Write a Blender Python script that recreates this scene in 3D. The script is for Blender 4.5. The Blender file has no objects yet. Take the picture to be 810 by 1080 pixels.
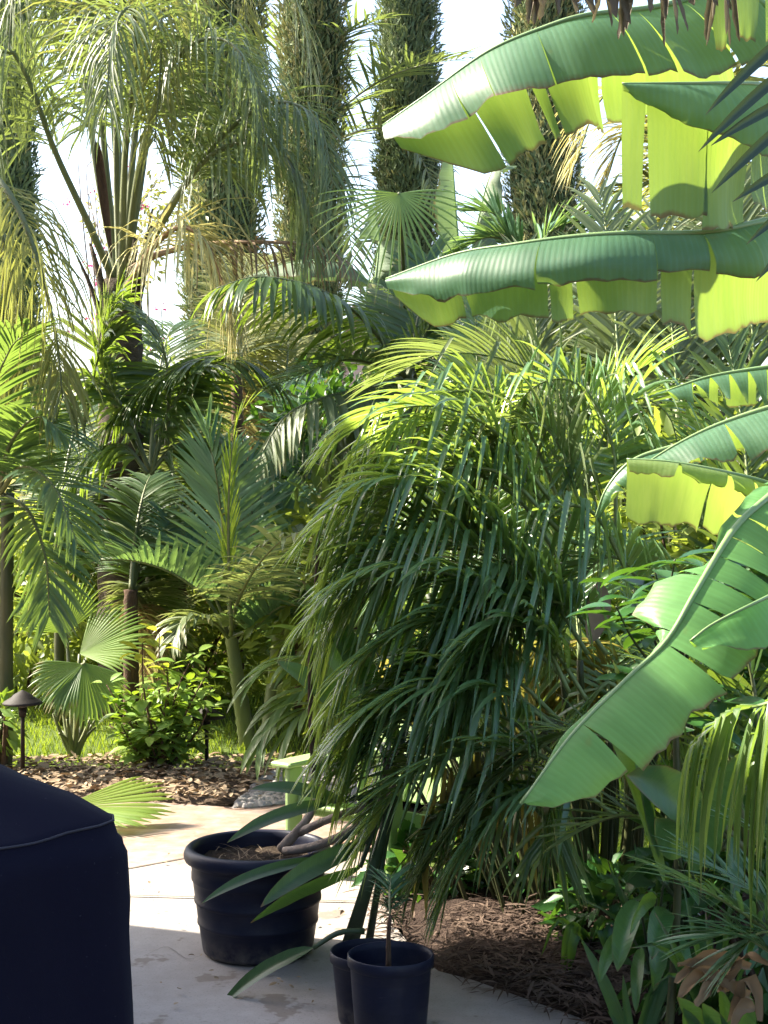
import bpy, math, random
from mathutils import Vector, noise
R = random.Random(11)
V = Vector
Z = V((0, 0, 1))
rad = math.radians
F, CX, CY, HOR, CAMZ = 1622.0, 405.0, 540.0, 512.0, 1.5
PITCH = math.atan((CY - HOR) / F)
scene = bpy.context.scene
COL = scene.collection

def P(px, py, d):
    """point of the garden at depth d (metres from the viewer) seen in direction px, py"""
    f = V((0, math.cos(PITCH), -math.sin(PITCH))); u = V((0, math.sin(PITCH), math.cos(PITCH)))
    r = f + u * ((CY - py) / F) + V((1, 0, 0)) * ((px - CX) / F)
    return V((0, 0, CAMZ)) + r * (d / r.y)

def G(px, py, z=0.0):
    f = V((0, math.cos(PITCH), -math.sin(PITCH))); u = V((0, math.sin(PITCH), math.cos(PITCH)))
    r = f + u * ((CY - py) / F) + V((1, 0, 0)) * ((px - CX) / F)
    return V((0, 0, CAMZ)) + r * ((z - CAMZ) / r.z)

def PP(d, *pts):
    out = []
    for q in pts:
        out.append(P(q[0], q[1], q[2] if len(q) > 2 else d))
    return out

# ------------------------------------------------------------------ materials
class NT:
    def __init__(s, name):
        s.m = bpy.data.materials.new(name); s.m.use_nodes = True
        s.t = s.m.node_tree; s.t.nodes.clear()
        s.out = s.n('ShaderNodeOutputMaterial')
    def n(s, typ, **kw):
        x = s.t.nodes.new(typ)
        for k, v in kw.items():
            if isinstance(k, str) and hasattr(x, k): setattr(x, k, v)
        return x
    def l(s, a, b): s.t.links.new(a, b)
    def val(s, sock, v):
        if hasattr(v, 'is_output') or hasattr(v, 'links'): s.l(v, sock)
        else: sock.default_value = v
    def math(s, op, a, b=0.0, c=0.0):
        x = s.n('ShaderNodeMath', operation=op)
        s.val(x.inputs[0], a); s.val(x.inputs[1], b); s.val(x.inputs[2], c)
        return x.outputs[0]
    def mix(s, f, a, b):
        x = s.n('ShaderNodeMix', data_type='RGBA')
        s.val(x.inputs[0], f)
        s.val(x.inputs[6], a if not isinstance(a, tuple) else (*a[:3], 1))
        s.val(x.inputs[7], b if not isinstance(b, tuple) else (*b[:3], 1))
        return x.outputs[2]
    def noise(s, scale, detail=4, vec=None, rough=.55):
        x = s.n('ShaderNodeTexNoise'); x.inputs['Scale'].default_value = scale
        x.inputs['Detail'].default_value = detail; x.inputs['Roughness'].default_value = rough
        if vec is not None: s.l(vec, x.inputs['Vector'])
        return x.outputs['Fac']
    def ramp(s, fac, *stops):
        x = s.n('ShaderNodeValToRGB'); s.l(fac, x.inputs[0])
        while len(x.color_ramp.elements) < len(stops): x.color_ramp.elements.new(.5)
        for e, (p, c) in zip(x.color_ramp.elements, stops):
            e.position = p; e.color = (*c[:3], 1) if isinstance(c, tuple) else (c, c, c, 1)
        return x.outputs[0]
    def pos(s): return s.n('ShaderNodeNewGeometry').outputs['Position']
    def objc(s): return s.n('ShaderNodeTexCoord').outputs['Object']
    def bump(s, h, strength=.3, dist=.01):
        x = s.n('ShaderNodeBump'); x.inputs['Strength'].default_value = strength; x.inputs['Distance'].default_value = dist
        s.l(h, x.inputs['Height']); return x.outputs[0]
    def bsdf(s, col, rough=.6, spec=.5, normal=None, **kw):
        b = s.n('ShaderNodeBsdfPrincipled')
        s.val(b.inputs['Base Color'], col if not isinstance(col, tuple) else (*col[:3], 1))
        s.val(b.inputs['Roughness'], rough); b.inputs['Specular IOR Level'].default_value = spec
        for k, v in kw.items(): b.inputs[k.replace('_', ' ')].default_value = v
        if normal is not None: s.l(normal, b.inputs['Normal'])
        return b
    def done(s, sh):
        s.l(sh, s.out.inputs[0]); return s.m

def leaf_mat(name, base, base2, trans, rough=.38, spec=.5, tf=.42, tip=(.30, .22, .08), tipat=.9, tipamt=.6,
             veins=0, vein_amt=.25, coat=0.0, edge=None):
    k = NT(name)
    at = k.n('ShaderNodeAttribute', attribute_name='leaf')
    sp = k.n('ShaderNodeSeparateXYZ'); k.l(at.outputs['Vector'], sp.inputs[0])
    al, ac, rn = sp.outputs
    nz = k.noise(3.0, 3, k.pos())
    f = k.math('ADD', k.math('MULTIPLY', rn, .7), k.math('MULTIPLY', nz, .45))
    c = k.mix(f, base, base2)
    t = k.mix(f, trans, tuple(x * .72 for x in trans))
    tm = k.math('MULTIPLY', k.math('SMOOTH_MIN', k.math('MAXIMUM', k.math('MULTIPLY', k.math('SUBTRACT', al, k.math('SUBTRACT', tipat + .12, k.math('MULTIPLY', rn, .22))), 8.0), 0.0), 1.0, .1), tipamt)
    if tipamt > 0:
        c = k.mix(tm, c, tip); t = k.mix(tm, t, tuple(x * .7 for x in tip))
    nrm = None
    if veins:
        sv = k.math('SINE', k.math('MULTIPLY', ac, veins))
        st = k.math('MULTIPLY', k.math('POWER', k.math('MULTIPLY_ADD', sv, .5, .5), 4.0), k.math('MULTIPLY_ADD', k.noise(40.0, 3, k.pos()), 1.6, -.2))
        c = k.mix(k.math('MULTIPLY', st, vein_amt), c, tuple(min(1, x * 2.2 + .03) for x in base))
        t = k.mix(k.math('MULTIPLY', st, vein_amt * .8), t, tuple(x * .45 for x in trans))
        cb2 = k.n('ShaderNodeCombineXYZ'); k.l(k.math('MULTIPLY', ac, 45.0), cb2.inputs[0]); k.l(k.math('MULTIPLY', al, .8), cb2.inputs[1]); k.l(k.math('MULTIPLY', rn, 40.0), cb2.inputs[2])
        stk = k.ramp(k.noise(1.0, 4, cb2.outputs[0], .65), (.35, 0.0), (.68, 1.0))
        c = k.mix(k.math('MULTIPLY', stk, .45), c, tuple(x * .55 for x in base)); t = k.mix(k.math('MULTIPLY', stk, .5), t, tuple(x * y for x, y in zip(trans, (.55, .68, .5))))
        em = k.ramp(k.math('ADD', al, k.math('MULTIPLY', k.math('SUBTRACT', k.noise(30.0, 3, k.pos()), .5), .12)), (.965, 0.0), (.995, 1.0))
        c = k.mix(k.math('MULTIPLY', em, .75 if tipamt else 0.0), c, (.16, .085, .04)); t = k.mix(k.math('MULTIPLY', em, .75 if tipamt else 0.0), t, (.12, .06, .03))
        nn = k.noise(14.0, 3, k.pos())
        bl = k.noise(26.0, 2, k.pos())
        bm = k.ramp(bl, (.70, 0.0), (.78, 1.0))
        c = k.mix(k.math('MULTIPLY', bm, .35), c, (.20, .17, .05))
        nrm = k.bump(k.math('ADD', k.math('MULTIPLY', sv, .10), k.math('MULTIPLY', nn, 1.0)), .22, .004)
    b = k.bsdf(c, k.math('MULTIPLY_ADD', nz, .25, rough - .1), spec, nrm)
    b.inputs['Coat Weight'].default_value = coat; b.inputs['Coat Roughness'].default_value = .25
    tr = k.n('ShaderNodeBsdfTranslucent'); k.l(t, tr.inputs[0])
    mx = k.n('ShaderNodeMixShader'); mx.inputs[0].default_value = tf
    k.l(b.outputs[0], mx.inputs[1]); k.l(tr.outputs[0], mx.inputs[2])
    return k.done(mx.outputs[0])

def rough_mat(name, c1, c2, scale=6, rough=.8, spec=.3, bump=.4, dist=.01, stretch=None, detail=5):
    k = NT(name)
    vec = k.objc()
    if stretch:
        mp = k.n('ShaderNodeMapping'); k.l(vec, mp.inputs[0]); mp.inputs['Scale'].default_value = stretch; vec = mp.outputs[0]
    nz = k.noise(scale, detail, vec); n2 = k.noise(scale * 5, 4, vec)
    c = k.mix(k.ramp(nz, (.3, 0.0), (.7, 1.0)), c1, c2)
    c = k.mix(k.math('MULTIPLY', n2, .35), c, tuple(x * .5 for x in c1))
    return k.done(k.bsdf(c, rough, spec, k.bump(k.math('ADD', nz, n2), bump, dist)).outputs[0])

M = {}
M['areca'] = leaf_mat('areca_leaf', (.088, .200, .104), (.155, .265, .112), (.36, .50, .06), .25, .85, .42, tipamt=.5)
M['areca_old'] = leaf_mat('areca_old_leaf', (.17, .18, .05), (.26, .21, .09), (.40, .36, .07), .5, .3, .45, tipat=.75)
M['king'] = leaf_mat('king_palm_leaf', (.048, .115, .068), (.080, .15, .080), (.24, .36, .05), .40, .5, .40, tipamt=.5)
M['kingdark'] = leaf_mat('dark_palm_leaf', (.030, .072, .026), (.06, .105, .032), (.26, .38, .035), .38, .55, .40, tipamt=.4)  # dark green, darkened further so the front fronds read as silhouettes
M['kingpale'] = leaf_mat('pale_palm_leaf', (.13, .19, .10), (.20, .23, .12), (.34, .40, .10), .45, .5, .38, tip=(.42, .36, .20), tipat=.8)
M['teal'] = leaf_mat('bluish_palm_leaf', (.085, .19, .125), (.13, .24, .14), (.24, .38, .08), .38, .55, .36, tipamt=.4)
M['darkleaf'] = leaf_mat('silhouette_leaflet', (.018, .045, .022), (.03, .06, .026), (.05, .09, .02), .4, .5, .15, tipamt=.2)  # shade put into the colour: near black so leaflets read as silhouettes
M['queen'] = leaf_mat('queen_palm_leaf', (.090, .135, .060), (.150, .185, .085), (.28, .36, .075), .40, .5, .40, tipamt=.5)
M['queenlit'] = leaf_mat('queen_palm_sunlit_yellow_leaf', (.17, .19, .06), (.23, .235, .09), (.38, .40, .08), .45, .4, .42)  # sunlit glow put into the yellow green; also colours truly yellow foliage
M['young'] = leaf_mat('young_palm_leaf', (.12, .24, .035), (.20, .31, .05), (.42, .54, .05), .4, .4, .5, tipamt=.1)
M['fan'] = leaf_mat('fan_palm_leaf', (.075, .17, .060), (.14, .23, .070), (.32, .46, .06), .38, .5, .42, tipat=.86, tipamt=.8)
M['dead'] = leaf_mat('dead_leaf', (.19, .125, .075), (.32, .24, .15), (.30, .19, .08), .7, .2, .25, tipamt=0)
M['straw'] = leaf_mat('straw_leaf', (.48, .45, .18), (.56, .51, .27), (.52, .47, .17), .6, .2, .35, tipamt=0)
M['banana'] = leaf_mat('banana_leaf', (.070, .175, .105), (.10, .21, .115), (.33, .46, .06), .42, .45, .46, tip=(.14, .07, .03), tipat=.97, tipamt=.8, veins=640, vein_amt=.42)
M['bananafresh'] = leaf_mat('fresh_banana_leaf', (.105, .285, .080), (.15, .34, .095), (.32, .54, .07), .42, .45, .44, tip=(.22, .17, .05), tipat=.97, tipamt=.8, veins=640, vein_amt=.30)
M['bananayel'] = leaf_mat('backlit_banana_leaf', (.17, .26, .09), (.22, .30, .10), (.46, .60, .09), .4, .5, .55, tip=(.20, .10, .03), tipat=.96, tipamt=.8, veins=640, vein_amt=.3)  # leaf lit from behind: the yellow glow is put into its colours
M['bananadead'] = leaf_mat('withered_banana_leaf', (.15, .16, .10), (.20, .18, .11), (.24, .26, .09), .65, .3, .38, tip=(.17, .115, .085), tipat=.45, tipamt=.95, veins=900, vein_amt=.3)
M['bananafar'] = leaf_mat('far_banana_leaf', (.13, .20, .11), (.19, .25, .14), (.17, .25, .09), .5, .4, .35, tip=(.25, .2, .1), tipat=.96, veins=300, vein_amt=.2)
M['citrus'] = leaf_mat('citrus_leaf', (.14, .28, .06), (.26, .36, .08), (.34, .50, .03), .33, .5, .40, tipamt=0)
M['citrusyel'] = leaf_mat('citrus_sunlit_leaf', (.28, .34, .03), (.34, .36, .04), (.62, .62, .05), .4, .4, .45, tipamt=0)  # top leaves caught by the sun, painted as a yellower green
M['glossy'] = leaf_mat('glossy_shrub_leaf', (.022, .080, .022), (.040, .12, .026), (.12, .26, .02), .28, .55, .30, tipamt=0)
M['strel'] = leaf_mat('paddle_leaf', (.020, .064, .024), (.036, .092, .028), (.12, .25, .03), .36, .5, .32, tip=(.2, .13, .06), tipat=.98, veins=420, vein_amt=.40)
M['calathea'] = leaf_mat('broad_leaf', (.028, .095, .032), (.055, .15, .038), (.18, .34, .03), .33, .5, .36, tipamt=.1, veins=260, vein_amt=.4)
M['chamae'] = leaf_mat('narrow_palm_leaf', (.045, .12, .070), (.075, .16, .085), (.16, .30, .05), .36, .5, .35, tipamt=.3)
M['strap'] = leaf_mat('strap_leaf', (.040, .12, .065), (.085, .19, .06), (.22, .38, .04), .36, .5, .36, tipamt=.3, veins=45, vein_amt=.35)
M['hang'] = leaf_mat('hanging_palm_leaf', (.075, .15, .050), (.13, .20, .055), (.24, .36, .045), .36, .5, .42, tip=(.22, .17, .10), tipat=.93)
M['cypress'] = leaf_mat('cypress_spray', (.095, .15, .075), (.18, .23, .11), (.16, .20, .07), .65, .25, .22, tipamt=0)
M['cypress_lit'] = leaf_mat('cypress_sunlit_spray', (.26, .265, .11), (.34, .32, .15), (.26, .26, .09), .65, .25, .22, tipamt=0)  # sun-struck sprays: sunlight put into a paler yellow colour
M['under'] = leaf_mat('undergrowth_leaf', (.06, .12, .03), (.22, .27, .06), (.42, .52, .06), .4, .4, .42, tipamt=0)
M['grass'] = leaf_mat('grass_blade', (.07, .15, .018), (.12, .20, .025), (.34, .44, .03), .5, .3, .40, tipamt=0)
M['petal'] = leaf_mat('pink_bract', (.55, .07, .20), (.62, .14, .30), (.6, .10, .25), .6, .2, .4, tipamt=0)
M['litter'] = leaf_mat('fallen_leaf', (.17, .11, .07), (.38, .29, .19), (.2, .13, .07), .75, .2, .15, tipamt=0)
M['mulchbits'] = leaf_mat('mulch_shreds', (.048, .031, .025), (.135, .095, .072), (.1, .06, .04), .85, .15, .1, tipamt=0)
M['rachis'] = rough_mat('frond_rib', (.14, .20, .06), (.22, .25, .09), 9, .5, .4, .1)
M['rachisdry'] = rough_mat('dry_frond_rib', (.30, .18, .10), (.38, .26, .16), 9, .7, .3, .2)
M['petiole'] = rough_mat('palm_petiole', (.095, .12, .045), (.17, .18, .08), 12, .5, .4, .2, .004, (1, 1, .25))
M['midrib'] = rough_mat('banana_midrib', (.15, .26, .09), (.24, .32, .12), 9, .4, .5, .1)
M['crownshaft'] = rough_mat('palm_crownshaft', (.13, .17, .06), (.23, .24, .09), 7, .5, .4, .2, .004, (1, 1, .3))
M['bark'] = rough_mat('palm_bark', (.06, .048, .035), (.14, .11, .08), 10, .9, .2, .8, .02, (1, 1, 4))
M['brownbark'] = rough_mat('brown_bark', (.075, .045, .030), (.15, .095, .065), 14, .9, .2, .9, .02, (2, 2, .5))
M['greybark'] = rough_mat('grey_bark', (.20, .155, .13), (.34, .28, .24), 22, .8, .25, .6, .006, (1, 1, .6))
M['cane'] = rough_mat('palm_cane', (.025, .042, .012), (.07, .07, .022), 10, .5, .45, .3, .004, (1, 1, .4))
M['stalk'] = rough_mat('green_stalk', (.035, .06, .030), (.06, .09, .035), 14, .5, .45, .2, .004, (1, 1, .3))
M['soil'] = rough_mat('potting_soil', (.045, .032, .024), (.10, .075, .055), 40, .95, .1, 1, .02)
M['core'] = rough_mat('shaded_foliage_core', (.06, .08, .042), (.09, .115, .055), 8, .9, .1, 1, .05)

def pot_mat():
    k = NT('navy_plastic')
    nz = k.noise(9, 5, k.objc()); sc = k.noise(60, 3, k.objc()); dz = k.noise(4, 6, k.pos())
    c = k.mix(k.ramp(nz, (.35, 0.0), (.75, 1.0)), (.004, .006, .020), (.008, .010, .028))
    c = k.mix(k.math('MULTIPLY', k.ramp(dz, (.55, 0.0), (.8, 1.0)), .5), c, (.060, .058, .062))
    mp = k.n('ShaderNodeMapping'); k.l(k.objc(), mp.inputs[0]); mp.inputs['Scale'].default_value = (1, 1, 9); scr = k.noise(22, 5, mp.outputs[0], .7)
    c = k.mix(k.math('MULTIPLY', k.ramp(scr, (.60, 0.0), (.70, 1.0)), .35), c, (.045, .048, .062))
    zz = k.n('ShaderNodeSeparateXYZ'); k.l(k.pos(), zz.inputs[0])
    lo = k.math('MAXIMUM', k.math('SUBTRACT', .9, k.math('MULTIPLY', zz.outputs[2], 11.0)), 0.0)
    c = k.mix(k.math('MULTIPLY', lo, k.ramp(k.noise(30, 5, k.pos()), (.35, 0.0), (.65, 1.0))), c, (.13, .115, .10))
    return k.done(k.bsdf(c, k.math('MULTIPLY_ADD', nz, .3, .34), .26, k.bump(sc, .12, .002)).outputs[0])
M['pot'] = pot_mat()

def fabric_mat():
    k = NT('navy_cover_fabric')
    nz = k.noise(4, 5, k.objc()); w = k.noise(900, 2, k.objc()); big = k.noise(2.2, 3, k.objc())
    c = k.mix(nz, (.0022, .0022, .009), (.004, .004, .014))
    dust = k.noise(150, 2, k.objc())
    c = k.mix(k.math('MULTIPLY', k.ramp(dust, (.72, 0.0), (.80, 1.0)), .3), c, (.12, .12, .13))
    h = k.math('ADD', k.math('MULTIPLY', w, .05), k.math('MULTIPLY', big, 1.0))
    return k.done(k.bsdf(c, .78, .08, k.bump(h, .35, .02), Sheen_Weight=.03, Sheen_Roughness=.5).outputs[0])
M['cover'] = fabric_mat()
M['binding'] = rough_mat('cover_binding', (.010, .010, .018), (.016, .016, .028), 30, .6, .3, .3, .002)

def concrete_mat():
    k = NT('patio_concrete')
    p = k.pos()
    n1 = k.noise(1.6, 6, p); n2 = k.noise(14, 6, p); n3 = k.noise(140, 3, p); n4 = k.noise(4.2, 4, p, .62)
    c = k.mix(k.ramp(n1, (.3, 0.0), (.7, 1.0)), (.285, .255, .235), (.345, .315, .295))
    c = k.mix(k.math('MULTIPLY', k.ramp(n2, (.32, 0.0), (.7, 1.0)), .5), c, (.215, .188, .168))
    c = k.mix(k.math('MULTIPLY', k.ramp(n3, (.56, 0.0), (.70, 1.0)), .5), c, (.14, .125, .11))
    c = k.mix(k.math('MULTIPLY', k.ramp(n4, (.585, 0.0), (.615, 1.0)), .6), c, (.13, .095, .07))
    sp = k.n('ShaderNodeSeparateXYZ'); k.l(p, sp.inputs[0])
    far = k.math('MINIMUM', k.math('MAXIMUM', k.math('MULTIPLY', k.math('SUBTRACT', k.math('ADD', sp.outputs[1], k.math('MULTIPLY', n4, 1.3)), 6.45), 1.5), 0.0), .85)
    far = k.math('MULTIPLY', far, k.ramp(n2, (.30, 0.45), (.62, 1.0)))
    c = k.mix(far, c, (.20, .122, .078))  # tan dirt, darkened to carry the dappled shade of the far strip
    return k.done(k.bsdf(c, .8, .3, k.bump(k.math('ADD', n2, k.math('MULTIPLY', n3, .5)), .25, .004)).outputs[0])
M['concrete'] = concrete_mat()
M['joint'] = rough_mat('joint_dirt', (.12, .10, .085), (.18, .155, .13), 30, .95, .1, .5, .004)
M['earth'] = rough_mat('bare_earth', (.09, .062, .045), (.17, .125, .09), 5, .95, .1, 1, .03)
M['mulch'] = rough_mat('mulch_bed', (.035, .022, .018), (.085, .058, .046), 26, .95, .12, 1, .03)
M['lawnsoil'] = rough_mat('lawn_soil', (.06, .085, .02), (.10, .14, .03), 9, .95, .1, .6, .02)
M['stone'] = rough_mat('gravel_stone', (.30, .27, .25), (.46, .43, .40), 9, .85, .25, .4, .006)
M['chairpaint'] = rough_mat('pale_green_chair_paint', (.25, .37, .14), (.29, .41, .17), 7, .5, .4, .08, .002)
M['bronze'] = rough_mat('dark_bronze_metal', (.010, .007, .006), (.02, .014, .012), 20, .7, .3, .15, .002)
M['rust'] = rough_mat('rusty_lattice', (.20, .12, .08), (.30, .19, .12), 20, .8, .3, .3, .002)
M['stucco'] = rough_mat('shade_house_stucco', (.40, .36, .31), (.46, .42, .37), 40, .9, .2, .5, .006)
M['peach'] = rough_mat('peach_stucco', (.62, .47, .40), (.68, .53, .46), 20, .9, .2, .3, .01)
M['tile'] = rough_mat('roof_tile', (.36, .22, .17), (.45, .30, .23), 6, .85, .2, .6, .03, (6, 1, 1))
M['fence'] = rough_mat('fence_wood', (.26, .14, .075), (.38, .22, .13), 5, .85, .2, .5, .01, (4, 4, .4))
M['white'] = rough_mat('white_trim', (.72, .71, .68), (.78, .77, .74), 20, .5, .4, .1)
def glass():
    k = NT('window_glass'); return k.done(k.bsdf((.03, .035, .04), .06, .6).outputs[0])
M['glass'] = glass()

# ------------------------------------------------------------------ mesh building
class MB:
    def __init__(s): s.v = []; s.f = []; s.a = []; s.m = []
    def add(s, verts, faces, attr=(0, .5, .5), mi=0):
        b = len(s.v); s.v += verts
        s.a += attr if isinstance(attr, list) else [attr] * len(verts)
        for f in faces: s.f.append(tuple(i + b for i in f)); s.m.append(mi)
    def build(s, name, mats, parent=None, smooth=True):
        if not isinstance(mats, (list, tuple)): mats = [mats]
        off = parent_world(parent)
        me = bpy.data.meshes.new(name)
        me.from_pydata([tuple(p - off) for p in s.v], [], s.f)
        for m in mats: me.materials.append(M[m])
        me.polygons.foreach_set('material_index', s.m)
        me.polygons.foreach_set('use_smooth', [smooth] * len(s.f))
        at = me.attributes.new('leaf', 'FLOAT_VECTOR', 'POINT')
        at.data.foreach_set('vector', [c for t in s.a for c in t])
        me.update()
        o = bpy.data.objects.new(name, me); COL.objects.link(o)
        if parent is not None: o.parent = parent
        return o

def parent_world(o):
    off = V((0, 0, 0))
    while o is not None: off = off + o.location; o = o.parent
    return off

def tag(o, label, cat, group=None, kind=None):
    o['label'] = label; o['category'] = cat
    if group: o['group'] = group
    if kind: o['kind'] = kind
    return o

def thing(name, label, cat, loc, group=None):
    o = bpy.data.objects.new(name, None); o.empty_display_size = .1; COL.objects.link(o)
    o.location = loc; return tag(o, label, cat, group)

def struct(o, kind='structure', label=None, cat=None):
    o['kind'] = kind
    if label: o['label'] = label; o['category'] = cat
    return o

def curve(pts, n):
    """Catmull-Rom through pts, n+1 samples evenly spaced along its length"""
    q = [pts[0] * 2 - pts[1]] + list(pts) + [pts[-1] * 2 - pts[-2]]
    raw = []
    for i in range(1, len(q) - 2):
        p0, p1, p2, p3 = q[i - 1], q[i], q[i + 1], q[i + 2]
        for k in range(10):
            t = k / 10
            raw.append(.5 * ((2 * p1) + (p2 - p0) * t + (2 * p0 - 5 * p1 + 4 * p2 - p3) * t * t + (3 * p1 - p0 - 3 * p2 + p3) * t ** 3))
    raw.append(pts[-1].copy())
    cum = [0]
    for a, b in zip(raw, raw[1:]): cum.append(cum[-1] + (b - a).length)
    out = []; j = 0
    for i in range(n + 1):
        s = cum[-1] * i / n
        while j < len(raw) - 2 and cum[j + 1] < s: j += 1
        t = (s - cum[j]) / max(1e-9, cum[j + 1] - cum[j])
        out.append(raw[j].lerp(raw[j + 1], min(1, max(0, t))))
    return out

def tube(mb, pts, r0, r1, sides=6, mi=0, wob=0.0, cap=True, flat=1.0):
    n = len(pts); b = []; vs = []; fs = []; at = []
    prev = None
    for i, p in enumerate(pts):
        T = (pts[min(i + 1, n - 1)] - pts[max(i - 1, 0)]).normalized()
        if prev is None:
            a = T.cross(Z)
            if a.length < .05: a = T.cross(V((0, 1, 0)))
        else: a = prev - T * prev.dot(T)
        a.normalize(); prev = a; c = a.cross(T)
        r = r0 + (r1 - r0) * i / (n - 1) if not callable(r0) else r0(i / (n - 1))
        if wob: r *= 1 + R.uniform(-wob, wob)
        for k in range(sides):
            an = 2 * math.pi * k / sides
            vs.append(p + a * (math.cos(an) * r) + c * (math.sin(an) * r * flat)); at.append((i / n * .6, k / sides, .5))
    for i in range(n - 1):
        for k in range(sides):
            fs.append((i * sides + k, i * sides + (k + 1) % sides, (i + 1) * sides + (k + 1) % sides, (i + 1) * sides + k))
    if cap:
        fs.append(tuple(range(sides - 1, -1, -1))); fs.append(tuple((n - 1) * sides + k for k in range(sides)))
    mb.add(vs, fs, at, mi)

def box(mb, c, sx, sy, sz, rz=0.0, rx=0.0, ry=0.0, mi=0, bev=.0):
    from mathutils import Matrix
    m = Matrix.Rotation(rz, 3, 'Z') @ Matrix.Rotation(ry, 3, 'Y') @ Matrix.Rotation(rx, 3, 'X')
    b = min(bev, sx * .4, sy * .4, sz * .4)
    vs = []
    if b <= 0:
        for z in (-1, 1):
            for x, y in ((-1, -1), (1, -1), (1, 1), (-1, 1)): vs.append(c + m @ V((x * sx / 2, y * sy / 2, z * sz / 2)))
        mb.add(vs, [(3, 2, 1, 0), (4, 5, 6, 7), (0, 1, 5, 4), (1, 2, 6, 5), (2, 3, 7, 6), (3, 0, 4, 7)], mi=mi)
        return
    rings = []
    for zi, ins in ((-sz / 2, b), (-sz / 2 + b, 0), (sz / 2 - b, 0), (sz / 2, b)):
        for x, y in ((-1, -1), (1, -1), (1, 1), (-1, 1)):
            hx, hy = sx / 2 - ins, sy / 2 - ins
            bb = b
            if x * y > 0: qs = ((x * hx, y * (hy - bb)), (x * (hx - bb), y * hy))
            else: qs = ((x * (hx - bb), y * hy), (x * hx, y * (hy - bb)))
            if x == -1 and y == -1: qs = ((-hx, -hy + bb), (-hx + bb, -hy))
            if x == 1 and y == -1: qs = ((hx - bb, -hy), (hx, -hy + bb))
            if x == 1 and y == 1: qs = ((hx, hy - bb), (hx - bb, hy))
            if x == -1 and y == 1: qs = ((-hx + bb, hy), (-hx, hy - bb))
            for q in qs: vs.append(c + m @ V((q[0], q[1], zi)))
    fs = [tuple(range(7, -1, -1)), tuple(range(24, 32))]
    for r in range(3):
        for k in range(8): fs.append((r * 8 + k, r * 8 + (k + 1) % 8, (r + 1) * 8 + (k + 1) % 8, (r + 1) * 8 + k))
    mb.add(vs, fs, mi=mi)

def lathe(mb, prof, c, sides=48, mi=0):
    vs = []; fs = []
    for r, z in prof:
        for k in range(sides):
            a = 2 * math.pi * k / sides; vs.append(c + V((math.cos(a) * r, math.sin(a) * r, z)))
    for i in range(len(prof) - 1):
        for k in range(sides):
            fs.append((i * sides + k, i * sides + (k + 1) % sides, (i + 1) * sides + (k + 1) % sides, (i + 1) * sides + k))
    mb.add(vs, fs, mi=mi)

WP = [(0, .35), (.12, .8), (.3, 1), (.55, .92), (.78, .62), (1, .03)]
def prof(t, tab=WP):
    for (a, x), (b, y) in zip(tab, tab[1:]):
        if t <= b: return x + (y - x) * (t - a) / (b - a)
    return tab[-1][1]

def leaflet(mb, p, d, l, w, nrm, droop, rnd, segs=5, fold=.35, mi=0, tab=WP, hinge=None, hg=.9):
    d = d.normalized(); p = p.copy(); st = l / segs
    vs = []; at = []; fs = []
    for k in range(segs + 1):
        t = k / segs
        s = d.cross(nrm)
        if s.length < 1e-3: s = d.cross(V((1, .3, 0)))
        s.normalize(); n2 = s.cross(d)
        ww = w * .5 * prof(t, tab)
        vs += [p - s * ww + n2 * (fold * ww), p.copy(), p + s * ww + n2 * (fold * ww)]
        at += [(t, 0, rnd), (t, .5, rnd), (t, 1, rnd)]
        nrm = n2
        g = droop * (.35 + 1.3 * t)
        if hinge is not None and k == hinge: g += hg
        d = (d + V((0, 0, -g))).normalized(); p = p + d * st
        if k:
            b = (k - 1) * 3
            fs += [(b, b + 1, b + 4, b + 3), (b + 1, b + 2, b + 5, b + 4)]
    mb.add(vs, fs, at, mi)

def lp_default(u): return .30 + .70 * math.sin(math.pi * min(1, .22 + .70 * u)) ** .8
def frond(mb, pts, n=40, L=.5, w=.03, a0=72, a1=28, lift=22, droop=.15, start=.15, rw=.012, lj=.12, segs=5,
          fold=.35, dj=.4, lp=lp_default, plume=4, hinge=0.0, hgv=.9, tw=.2, hk=None, ang=4, roll=0.0, gaps=.04, sides=(-1, 1)):
    N = 30
    cv = curve(pts, N)
    tube(mb, cv, lambda t: rw * (1 - .85 * t), 0, 5, mi=1)
    for i in range(n):
        for s in sides:
            if R.random() < gaps: continue
            u = start + (1 - start) * min(.999, max(0, (i + .5 + R.uniform(-.3, .3)) / n))
            x = u * N; j = min(N - 1, int(x)); pos = cv[j].lerp(cv[j + 1], x - j)
            T = (cv[min(N, j + 2)] - cv[max(0, j - 1)]).normalized()
            S = T.cross(Z)
            if S.length < .15: S = T.cross(V((0, -1, .2)))
            S.normalize(); Nn = S.cross(T)
            if roll: S, Nn = S * math.cos(roll) + Nn * math.sin(roll), Nn * math.cos(roll) - S * math.sin(roll)
            l = L * lp(u) * R.uniform(1 - lj, 1 + lj)
            a = rad(a0 + (a1 - a0) * u ** 1.5 + R.gauss(0, ang)); lf = rad(lift + R.gauss(0, 2 + plume))
            d = T * math.cos(a) + (S * (s * math.cos(lf)) + Nn * math.sin(lf)) * math.sin(a)
            hg = None
            if hinge and R.random() < hinge: hg = hk if hk and R.random() < .8 else R.choice((1, 2, 2, 3))
            leaflet(mb, pos, d, l, w * R.uniform(.8, 1.15) * (.55 + .45 * lp(u)), Nn + V((R.uniform(-tw, tw), R.uniform(-tw, tw), R.uniform(-tw, tw))),
                    droop * R.uniform(1 - dj, 1 + dj), R.random(), segs, fold, hinge=hg, hg=hgv)

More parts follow.
